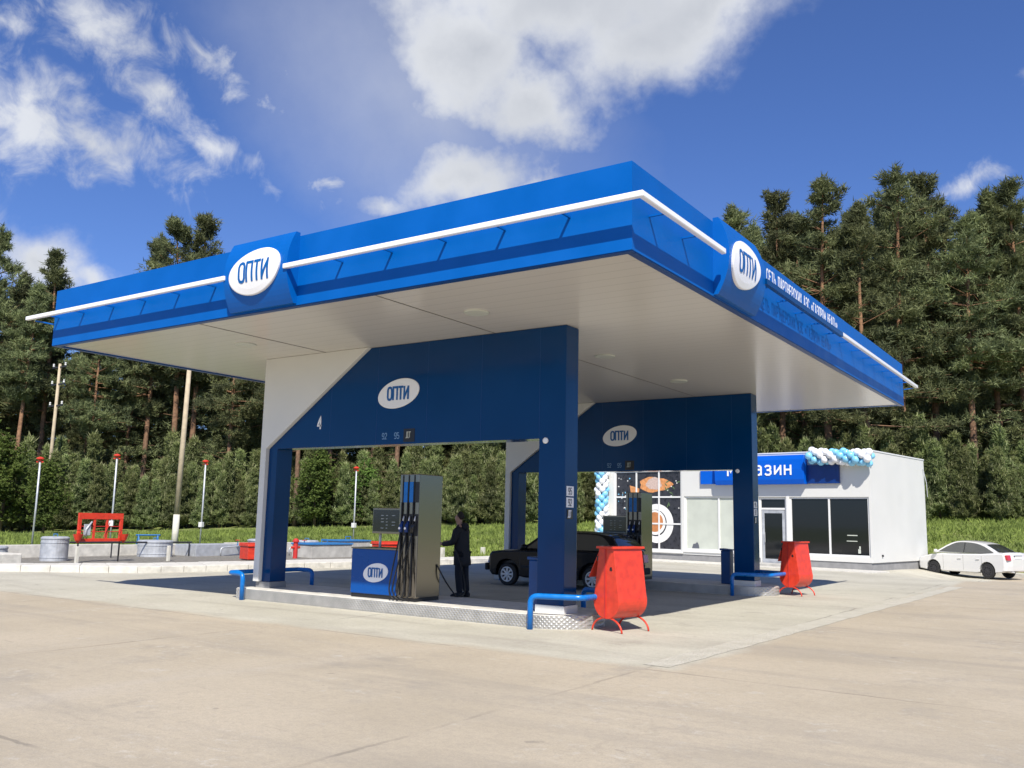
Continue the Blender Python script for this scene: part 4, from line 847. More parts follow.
# white sedan
lo = [(-2.13,.34),(-2.16,.52),(-2.17,.78),(-2.12,.98),(-2.04,1.03),(-1.62,1.02),(-1.0,.97),(0,.94),(.95,.93),(1.45,.87),(1.98,.74),(2.10,.62),(2.13,.42),(2.08,.28)]+arch(1.30,.36,.24)+[(.8,.21),(-.8,.21)]+arch(-1.26,.36,.24)+[(-1.95,.27)]
WC = car('parked_car','white four-door sedan parked at the back right corner of the shop','car',dict(hw=.84,paint=M_['car_white'],lower=lo,x0=-2.17,x1=2.13,curve=[(-1.80,1.0),(-1.55,1.12),(-1.30,1.24),(-1.0,1.36),(-.6,1.43),(-.1,1.455),(.3,1.43),(.6,1.33),(.95,1.15),(1.32,.945)],rw=(.04,.31),ws=(.70,.97),gc=-.15,gs=.84,pill=[-.16],doors=[.80,-.16,-1.02],handles=[-.0,-.86],wheels=(1.30,-1.26),wr=.30,rim=M_['metal_dark'],spokes=10,tail=[[(-2.185,.74),(-1.92,.80),(-1.93,.93),(-2.15,.95)]],white=True))
MB().box(-2.185,-2.17,-.26,.26,.80,.90).build('number_plate',M_['oval'],WC); MB().box(-2.183,-2.155,-.30,.30,.905,.93).build('boot_trim',M_['black'],WC); MB().tube([(-2.2,.4,.29),(-1.9,.4,.29)],.03,8).build('exhaust',M_['chrome'],WC)
FW = Vector((-.915,.403)); SD = Vector((.403,.915)); Rw = Vector((-4.65,40.05)); ctr = Rw+FW*1.26+SD*.74+Vector((.02,.22))
put(WC,(ctr.x,ctr.y,-.262),atan2(FW.y,FW.x),scale=.98); WC.scale = (.89,.95,1.0); WC.location.x += .22; WC.location.y -= .08

# ---------------------------------------------------------------- the man at the pump (faces -x)
def skin_mesh(name, joints, edges, material, parent, sub=2, root=0):
    me = bpy.data.meshes.new(name); me.from_pydata([j[0] for j in joints], edges, []); me.materials.append(material)
    o = bpy.data.objects.new(name, me); scene.collection.objects.link(o); o.parent = parent
    m = o.modifiers.new('skin','SKIN'); m.use_smooth_shade = True
    d = me.skin_vertices[0].data
    for i, j in enumerate(joints): r = j[1]; d[i].radius = (r if isinstance(r,tuple) else (r,r)); d[i].use_root = (i == root)
    s = o.modifiers.new('sub','SUBSURF'); s.levels = sub; s.render_levels = sub
    return o
MAN = empty('person',(-11.8,15.6,0),radians(8),'man in a black jacket and dark trousers refuelling at the front pump','person')
J = [((0,0,.93),(.06,.07)),((-.01,0,1.10),(.07,.09)),((-.03,0,1.30),(.10,.14)),((-.045,0,1.43),(.07,.10)),((-.08,0,1.52),(.055,.055)),((-.105,0,1.60),(.07,.07)),((-.11,0,1.70),(.085,.075)),((-.10,0,1.74),(.04,.04)),
     ((-.04,-.19,1.41),(.06,.06)),((-.10,-.23,1.16),(.045,.045)),((-.34,-.19,1.10),(.034,.034)),((-.42,-.18,1.10),(.026,.036)),
     ((-.04,.19,1.41),(.06,.06)),((-.14,.23,1.17),(.045,.045)),((-.38,.16,1.13),(.034,.034)),((-.46,.14,1.13),(.026,.036)),
     ((.0,-.09,.80),(.06,.06)),((-.02,-.11,.48),(.05,.05)),((.03,-.11,.09),(.042,.042)),((-.10,-.12,.04),(.04,.03)),
     ((.0,.09,.80),(.06,.06)),((.02,.11,.48),(.05,.05)),((.07,.11,.09),(.042,.042)),((-.06,.12,.04),(.04,.03))]
E_ = [(0,1),(1,2),(2,3),(3,4),(4,5),(5,6),(6,7),(3,8),(8,9),(9,10),(10,11),(3,12),(12,13),(13,14),(14,15),(0,16),(16,17),(17,18),(18,19),(0,20),(20,21),(21,22),(22,23)]
# fingers, nose, ears rooted in hands and head
def fing(base, hand, seq):
    k = hand
    for p, r in seq: J.append((p,(r,r))); E_.append((k,len(J)-1)); k = len(J)-1
for hand, hx, hy, hz in ((11,-.42,-.18,1.10),(15,-.46,.14,1.13)):
    for i, (dz, ln) in enumerate(((.03,.075),(.011,.085),(-.009,.078),(-.028,.06))):
        fing(None, hand, [((hx-.045,hy,hz+dz),.010),((hx-.045-ln*.5,hy-.006,hz+dz*1.1),.009),((hx-.045-ln*.75,hy+.02,hz+dz*1.1-.012),.008)])
    fing(None, hand, [((hx-.01,hy+.03,hz+.035),.011),((hx-.045,hy+.045,hz+.045),.009)])
fing(None, 6, [((-.205,0,1.665),.014)]); fing(None, 6, [((-.10,-.085,1.675),.014)]); fing(None, 6, [((-.10,.085,1.675),.014)])
BODY = skin_mesh('body', J, E_, M_['skin'], MAN)
# jacket: torso, hood at the back of the neck, sleeves, flared hem
jk = MB(); sec = [(.655,.0,.150,.200),(.66,.0,.175,.225),(.74,.0,.175,.220),(.92,.0,.160,.205),(1.10,-.01,.150,.200),(1.28,-.03,.155,.212),(1.39,-.04,.140,.200),(1.45,-.045,.105,.145),(1.50,-.05,.080,.085),(1.515,-.055,.062,.066)]; ns = 20
for z, cx, rx, ry in sec:
    for k in range(ns):
        t = 2*pi*k/ns; wv = 1+.035*sin(3*t+z*9)+.02*sin(7*t-z*13); jk.v.append((cx+rx*cos(t)*wv, ry*sin(t)*wv, z+.012*sin(2*t)))
for a in range(len(sec)-1):
    for k in range(ns): jk.f.append((a*ns+k,a*ns+(k+1)%ns,(a+1)*ns+(k+1)%ns,(a+1)*ns+k))
jk.f.append(tuple(range(ns))[::-1])
jk.tube(smooth3([(-.02,-.13,1.40),(-.04,-.215,1.36),(-.09,-.25,1.17),(-.22,-.225,1.12),(-.36,-.19,1.10)]),[.085+.0*k for k in range(6)]+[.078-.0022*k for k in range(15)],12)
jk.tube(smooth3([(-.02,.13,1.40),(-.04,.215,1.36),(-.12,.25,1.19),(-.25,.215,1.14),(-.40,.16,1.13)]),[.085]*6+[.078-.0022*k for k in range(15)],12)
jk.lathe([(.02,-.07),(.075,-.05),(.10,0),(.085,.05),(.03,.075)],(.045,0,1.475),14,'y')
jk.build('jacket', M_['jacket'], MAN, smooth=True)
J3 = [((0,0,.92),(.12,.16)),((.0,-.10,.84),(.11,.11)),((-.02,-.11,.48),(.085,.085)),((.03,-.11,.07),(.075,.07)),((.0,.10,.84),(.11,.11)),((.02,.11,.48),(.085,.085)),((.07,.11,.07),(.075,.07))]
skin_mesh('trousers', J3, [(0,1),(1,2),(2,3),(0,4),(4,5),(5,6)], M_['trousers'], MAN)
skin_mesh('hair', [((-.125,0,1.755),(.06,.07)),((-.075,0,1.745),(.085,.085)),((-.045,0,1.68),(.08,.085)),((-.03,0,1.62),(.05,.06))], [(0,1),(1,2),(2,3)], M_['hair'], MAN)
for y, x in ((-.115,.0),(.115,.04)):
    MB().prism([(x+.09,0),(x-.17,0),(x-.19,.03),(x-.15,.065),(x-.04,.10),(x+.07,.105),(x+.10,.06)],'y',y-.05,y+.05).build('shoe',M_['shoe'],MAN,bevel=.02)
for s in (-1,1): MB().lathe([(.004,-.012),(.011,-.006),(.011,.002),(.004,.006)],(-.183,s*.032,1.69),10,'x').build('eye',M_['black'],MAN)
MB().tube([(-.44,-.06,1.10),(-.52,-.05,1.13),(-.62,-.05,1.12)],.02,8).build('held_handle',M_['black'],MAN)

# ---------------------------------------------------------------- tank yard at the left
def tag_mb(mb, name, m, label, cat, group=None, **k): return tag(mb.build(name, M_[m], **k), label, cat, group)
def fwd(lat, dep): return (.827*lat-.562*dep, .562*lat+.827*dep)
# low concrete walls
def wallseg(a, b, h, t_, label):
    a = Vector(a); b = Vector(b); d = (b-a).normalized(); n_ = Vector((-d.y,d.x))*t_; mb = MB(); k = max(1,round((b-a).length/2.4))
    for i in range(k):
        p = a+(b-a)*(i/k)+d*.01; q = a+(b-a)*((i+1)/k)-d*.01; hh_ = h+random.uniform(-.02,.02)
        mb.add([(p.x,p.y,-.1),(q.x,q.y,-.1),(q.x+n_.x,q.y+n_.y,-.1),(p.x+n_.x,p.y+n_.y,-.1),(p.x,p.y,hh_),(q.x,q.y,hh_),(q.x+n_.x,q.y+n_.y,hh_),(p.x+n_.x,p.y+n_.y,hh_)],[(0,3,2,1),(4,5,6,7),(0,1,5,4),(1,2,6,5),(2,3,7,6),(3,0,4,7)])
    return tag(mb.build('low_wall',M_['concrete_kerb'],bevel=.015),label,'low wall')
wallseg((-31.6,8),(-31.4,30),.42,.25,'long low pale concrete wall between the gravel yard and the grass')
wallseg((-31.1,30.9),(-24.6,31.1),.40,.2,'low pale concrete wall closing the far end of the gravel yard')
tag_mb(MB().box(-28.0,-26.6,12.4,14.0,-.02,.38),'concrete_block','concrete_kerb','short concrete block at the left end of the gravel yard','concrete block',bevel=.03)
def hatch_drum(x, y, r, h, label):
    o = empty('tank_hatch',(x,y,0),0,label,'tank hatch','round galvanised tank hatches'); b = MB().lathe([(r,0),(r,h),(r*.98,h+.01)],(0,0,0),32).build('drum',M_['galv'],o,smooth=False)
    MB().lathe([(r*1.04,h+.011),(r*1.04,h+.05),(r*.9,h+.09),(.02,h+.10)],(0,0,0),32).build('lid',M_['galv'],o); MB().tube([(-.12,0,h+.09),(-.12,0,h+.17),(.12,0,h+.17),(.12,0,h+.09)],.014,6).build('handle',M_['tank_blue'],o)
    for z in (.12,h-.1): MB().lathe([(r+.001,z-.012),(r+.014,z-.012),(r+.014,z+.012),(r+.001,z+.012)],(0,0,0),32).build('hoop',M_['galv'],b)
    return o
hatch_drum(-29.2,16.4,.42,.70,'tall round galvanised tank hatch left of the red fire board'); hatch_drum(-32.0+.9,15.4,.42,.34,'low round galvanised tank hatch farthest left in the yard')
hatch_drum(-30.3,20.9,.62,.52,'round galvanised tank hatch behind the red fire board'); hatch_drum(-29.6,25.6,.72,.55,'wide round galvanised tank hatch between the light pole and the red sand box')
hatch_drum(-29.3,27.6,.5,.5,'round galvanised tank hatch just right of the left white column')
def hatch_box(x, y, w_, d_, h, label):
    o = empty('tank_cover',(x,y,0),radians(-4),label,'tank cover','concrete tank covers'); MB().box(-w_/2,w_/2,-d_/2,d_/2,-.02,h).build('walls',M_['concrete_wall'],o,bevel=.012)
    MB().box(-w_/2-.04,w_/2+.04,-d_/2-.04,d_/2+.04,h+.001,h+.06).build('lid',M_['tank_blue'],o,bevel=.01); MB().tube([(.1,-.15,h+.06),(.1,-.15,h+.20),(.1,.15,h+.20),(.1,.15,h+.06)],.016,6).build('handle',M_['tank_blue'],o); return o
hatch_box(-27.0,26.3,1.2,2.1,.50,'blue lidded concrete tank cover left of the pump cabinet'); hatch_box(-28.6,29.3,1.2,1.7,.56,'blue lidded concrete tank cover directly behind the pump cabinet'); hatch_box(-25.0,29.6,.9,.8,.42,'small blue lidded concrete tank cover just left of the man')
tag_mb(MB().box(-30.9,-29.6,22.2,24.4,-.02,.44),'tank_cover','galv','flat grey sheet-metal cover beside the light pole','tank cover',bevel=.01)
# pipes with valves
for i,(x,y,lab) in enumerate(((-28.6,27.0,'tangle of thin tank pipework right of the red sand box'),(-29.4,24.2,'thin bent tank pipework left of the red sand box'))):
    o = empty('tank_pipework',(x,y,0),0,lab,'pipework'); MB().tube(bend([(0,-1,.0),(0,-1,.32),(0,.8,.45),(0,.8,.0)]),.03,8).build('pipe',M_['galv'],o,smooth=True); MB().tube([(0,-.2,.38),(.0,-.2,.62)],.02,6).build('valve_stem',M_['tank_blue'],o); MB().lathe([(.10,.60),(.10,.625)],(0,-.2,0),14).build('valve_wheel',M_['redflat'],o)
# vent posts with red caps
def vent(x, y, h, label, box_=True):
    o = empty('vent_post',(x,y,tz(x,y)),random.uniform(0,1),label,'vent post','grey vent posts with red caps'); MB().tube([(0,0,0),(.015,0,h*.5),(0,.01,h)],.038,10).build('pipe',M_['galv'],o,smooth=True)
    c = MB().lathe([(.05,h-.06),(.08,h-.02),(.15,h+.02),(.15,h+.05),(.10,h+.08),(.02,h+.11)],(0,0,0),16).build('cap',M_['red'],o); MB().box(-.14,.14,-.02,.02,h-.12,h-.07).build('cap_flange',M_['red'],o)
    if box_: MB().box(-.09,.09,-.09,.09,1.05,1.28).build('valve_box',M_['white'],o,bevel=.01)
vent(*fwd(-19.0,36.3),3.7,'leftmost grey vent post with a red cap',False); vent(*fwd(-17.4,39.7),4.1,'grey vent post with red cap rising right behind the red fire board'); vent(*fwd(-14.25,42),4.05,'grey vent post with red cap just right of the light pole'); vent(*fwd(-7.65,44.7),3.95,'grey vent post with red cap seen under the canopy left of the pump display')
def small_post(x, y, h, label):
    tag_mb(MB().box(-.05,.05,-.05,.05,0,h),'marker_post','pole_white',label,'marker post','short white marker posts',bevel=.01).location = (x,y,0)
small_post(-27.6,16.25,.52,'short white marker post left of the red fire board legs'); small_post(-27.2,19.3,.52,'short white marker post right of the red fire board')
# rail on top of two posts
tag_mb(MB().tube([(-30.2,17.2,.56),(-29.9,22.2,.53)],.03,8).tube([(-30.1,19.0,0),(-30.1,19.0,.54)],.025,8).tube([(-30.2,17.3,0),(-30.2,17.3,.56)],.025,8).tube([(-29.9,22.1,0),(-29.9,22.1,.53)],.025,8),'hand_rail','metal_dark','low dark pipe rail behind the red fire board','rail')
# red fire board
FB = empty('fire_board',(-27.9,17.15,0),radians(90),'red fire equipment board on two thin black legs beside the kerb','fire board')
mb = MB(); mb.box(-.78,.78,-.04,.04,1.38,1.58); mb.box(-.78,-.68,-.04,.04,.66,1.38); mb.box(.68,.78,-.04,.04,.66,1.38); mb.box(-.68,.68,-.04,.04,.66,.76)
mb.build('frame',M_['red'],FB,bevel=.008)
for x in (-.22,.22): MB().box(x-.03,x+.03,-.03,.03,.76,1.38).build('divider',M_['red'],FB)
for z in (1.15,.98): MB().tube([(-.68,0,z),(.68,0,z)],.014,6).build('crossbar',M_['redflat'],FB)
for x in (-.72,.72): MB().tube([(x,.0,0),(x,.0,.66)],.025,8).build('leg',M_['black'],FB)
for x in (-.80,.80):
    bk = MB().lathe([(.16,.90),(.09,.70),(.02,.62)],(x,-.10,0),14).build('fire_bucket',M_['red'],FB); MB().tube([(x-.15,-.10,.90),(x-.1,-.10,1.02),(x+.1,-.10,1.02),(x+.15,-.10,.90)],.008,6).build('bucket_handle',M_['black'],bk)
MB().tube([(-.52,-.06,.82),(-.52,-.06,1.05),(-.34,-.06,1.30)],.03,8).build('fire_hook',M_['galv'],FB,smooth=True); MB().tube([(.1,-.05,.80),(.3,-.05,1.28)],.012,6).build('crowbar',M_['redflat'],FB)
MB().box(-.60,-.36,-.06,-.04,.86,1.22).build('shovel_blade',M_['galv'],FB,bevel=.02)
# red sand boxes
def sandbox(x, y, rz, label, sx_=1.0):
    o = empty('sand_box',(x,y,0),rz,label,'fire sand box','red fire sand boxes'); MB().box(-.62*sx_,.62*sx_,-.35,.35,.04,.50).build('box',M_['red'],o,bevel=.01)
    MB().prism([(-.40,.50),(.40,.50),(.38,.62),(-.38,.57)],'x',-.65*sx_,.65*sx_).build('lid',M_['red'],o,bevel=.008)
    for x_ in (-.45,.45): MB().box(x_*sx_-.04,x_*sx_+.04,-.36,-.352,.38,.50).build('hinge',M_['redflat'],o)
sandbox(-26.3,22.5,radians(75),'red fire sand box immediately left of the left column'); sandbox(-26.2,29.4,radians(75),'red fire sand box behind the blue pump cabinet')
s_ = empty('fire_hydrant',(-26.5,24.4,0),0,'small red hydrant by the right side of the left column','hydrant'); MB().tube([(0,0,0),(0,0,.62)],.09,12).build('barrel',M_['redflat'],s_); MB().lathe([(.13,.62),(.13,.68),(.05,.76)],(0,0,0),12).build('cap',M_['redflat'],s_); MB().tube([(0,-.2,.42),(0,.2,.42)],.05,10).build('outlet',M_['red'],s_)
# little blue trestle behind the wall
s_ = empty('trestle',(-33.3,22.6,tz(-33.3,22.6)),radians(80),'small blue metal trestle standing in the grass behind the wall','trestle')
for x in (-.4,.4):
    for d in (-.25,.25): MB().tube([(x,d,0),(x,0,.75)],.03,6).build('leg',M_['tank_blue'],s_)
MB().tube([(-.5,0,.75),(.5,0,.75)],.035,6).build('top_bar',M_['tank_blue'],s_)
# light pole, power pole
x, y = fwd(-16.15,44); o = empty('light_pole',(x,y,tz(x,y)-.1),0,'tall tapered concrete pole with a whitewashed foot at left','light pole')
MB().tube([(0,0,0),(0,0,1.7)],[.16,.15],12).build('whitewashed_foot',M_['pole_white'],o,smooth=True); MB().tube([(0,0,1.701),(.0,.05,5.5),(.02,.08,9.6)],[.142,.125,.10],12).build('shaft',M_['pole'],o,smooth=True)
MB().tube([(.02,.08,9.4),(.1,-.2,9.9),(.3,-1.2,10.1)],.035,8).build('lamp_arm',M_['galv'],o,smooth=True); MB().box(.18,.42,-1.8,-1.15,10.05,10.16).build('lamp_head',M_['galv'],o,bevel=.03)
x, y = fwd(-33.8,66); o = empty('power_pole',(x,y,tz(x,y)),0,'grey concrete power line pole among the young pines at left','power pole')
MB().tube([(0,0,0),(.05,0,12.2)],[.15,.10],10).build('shaft',M_['pole'],o,smooth=True)
for z in (11.9,10.6,9.0):
    a = MB().box(-.9,.9,-.05,.05,z,z+.1).build('crossarm',M_['metal_dark'],o)
    for x_ in (-.8,.8): MB().lathe([(.03,z+.1),(.08,z+.16),(.05,z+.24),(.08,z+.3),(.03,z+.36)],(x_,0,0),10).build('insulator',M_['white'],a)
# small white post in the grass behind the rear column
s_ = tag_mb(MB().box(-.08,.08,-.08,.08,0,.36),'marker_post','pole_white','short white marker post in the grass left of the black car','marker post','short white marker posts',bevel=.01); s_.location = (*fwd(-1.15,41),tz(*fwd(-1.15,41)))
TALL_FRONT= [(-21.7, 60.2, 22.5), (-19.9, 63.8, 24.2), (-16.6, 63.7, 24.4), (-14.0, 63.0, 21.9), (-12.0, 65.6, 24.8), (-10.6, 69.0, 25.4), (-8.1, 67.0, 21.2), (-6.7, 70.4, 23.7), (-4.9, 70.5, 24.0), (-3.1, 74.1, 24.6), (-1.0, 74.3, 23.9), (1.4, 75.9, 23.9), (-75.8, 35.6, 24.6), (-71.2, 36.3, 19.2), (-72.6, 39.0, 22.7), (-67.4, 40.1, 18.0), (-66.5, 44.3, 24.1), (-63.8, 44.9, 25.2), (-64.1, 47.1, 25.8), (-78.0, 34.1, 23.6), (-78.2, 31.5, 23.5), (-83.1, 30.6, 23.6), (-56.7, 44.9, 18.7), (-55.7, 48.0, 21.6), (-48.6, 44.4, 18.8), (-50.4, 49.2, 21.8), (-48.2, 51.9, 22.3), (-44.7, 50.6, 21.1), (-42.7, 52.0, 21.0), (-39.1, 53.2, 22.0), (-36.5, 53.8, 22.1), (-38.1, 60.0, 22.7), (-32.2, 55.5, 22.1), (-31.8, 59.4, 22.9), (-29.8, 62.0, 23.1), (-28.8, 67.5, 23.8)]
TALL_BACK= [(-85.5, 33.3, 19.6), (-89.3, 38.2, 23.6), (-78.6, 36.3, 21.3), (-83.6, 41.7, 22.7), (-76.4, 40.8, 20.9), (-70.6, 41.5, 16.1), (-68.2, 43.8, 17.8), (-69.0, 47.2, 21.3), (-66.7, 48.8, 22.9), (-60.5, 48.9, 18.8), (-63.9, 54.2, 19.3), (-61.9, 55.1, 18.3), (-58.2, 55.5, 19.6), (-53.5, 53.6, 18.7), (-56.6, 60.2, 19.5), (-53.5, 60.4, 22.7), (-49.5, 60.8, 21.3), (-47.9, 64.4, 22.5), (-45.9, 65.5, 20.7), (-40.3, 62.4, 21.3), (-39.9, 65.7, 22.5), (-39.1, 71.8, 23.3), (-36.6, 73.5, 24.2), (-31.6, 71.1, 24.1), (-28.8, 71.6, 22.7), (-27.0, 72.6, 21.0), (-26.0, 81.5, 26.2), (-21.7, 75.5, 25.9), (-20.5, 84.5, 26.2), (-18.3, 84.2, 28.1), (-15.2, 83.5, 27.8), (-12.1, 81.8, 25.5), (-9.9, 90.5, 27.2), (-6.9, 86.1, 25.8), (-4.2, 92.7, 28.0), (-1.4, 90.1, 26.9), (1.0, 90.7, 26.4), (3.4, 93.2, 25.9), (-104.2, 40.2, 25.4), (-98.4, 41.4, 22.7), (-92.1, 41.6, 22.2), (-94.3, 46.2, 23.1), (-91.4, 47.4, 21.8), (-86.4, 48.9, 19.9), (-79.9, 49.0, 17.9), (-79.6, 52.5, 21.9), (-75.3, 53.9, 21.9), (-74.5, 57.4, 20.1), (-71.2, 58.6, 19.7), (-69.3, 62.5, 21.5), (-67.5, 65.0, 22.1), (-60.2, 62.4, 19.1), (-60.5, 65.7, 21.2), (-58.7, 68.2, 23.2), (-56.4, 71.1, 24.3), (-50.6, 70.5, 23.2), (-48.8, 75.5, 24.5), (-46.6, 78.8, 25.3), (-44.5, 80.8, 25.0), (-38.6, 76.7, 23.0), (-38.8, 83.3, 27.0), (-35.2, 84.4, 26.3), (-30.0, 82.8, 24.9), (-28.0, 89.0, 26.5), (-24.8, 90.7, 28.9), (-21.4, 94.0, 30.4), (-18.5, 90.5, 29.8), (-16.4, 96.7, 28.2), (-13.8, 98.3, 29.1), (-12.4, 102.6, 26.7), (-9.7, 103.6, 30.9), (-7.6, 105.8, 30.4), (-4.1, 104.1, 30.2), (-1.2, 104.1, 28.0), (2.2, 103.8, 26.3), (4.9, 111.9, 30.6), (-113.0, 42.7, 27.6), (-114.5, 46.7, 25.5), (-105.9, 47.7, 23.8), (-105.8, 50.1, 24.2), (-102.9, 51.4, 24.7), (-97.5, 52.6, 20.4), (-95.4, 55.3, 20.4), (-92.6, 58.4, 20.3), (-86.8, 58.6, 25.2), (-85.8, 62.4, 23.7), (-84.0, 64.9, 24.7), (-76.8, 63.9, 19.4), (-78.1, 68.5, 22.5), (-71.7, 68.7, 21.0), (-69.2, 72.7, 22.2), (-66.6, 75.6, 25.9), (-62.6, 77.3, 25.2), (-61.0, 80.4, 24.3), (-56.5, 80.1, 24.8), (-57.5, 86.1, 27.8), (-54.4, 88.1, 26.8), (-48.2, 83.5, 25.3), (-47.7, 92.9, 26.7), (-41.7, 88.1, 27.4), (-39.2, 89.6, 26.8), (-36.4, 94.0, 26.6), (-32.8, 96.2, 31.4), (-31.2, 101.9, 32.8), (-27.6, 102.1, 32.1), (-24.4, 105.7, 31.7), (-19.3, 103.1, 34.1), (-17.3, 107.0, 32.3), (-13.7, 112.7, 29.8), (-9.7, 114.0, 34.2), (-6.5, 112.9, 29.7), (-4.5, 118.4, 33.4), (-0.2, 124.5, 35.6), (3.3, 118.5, 32.6), (6.6, 126.2, 31.1)]
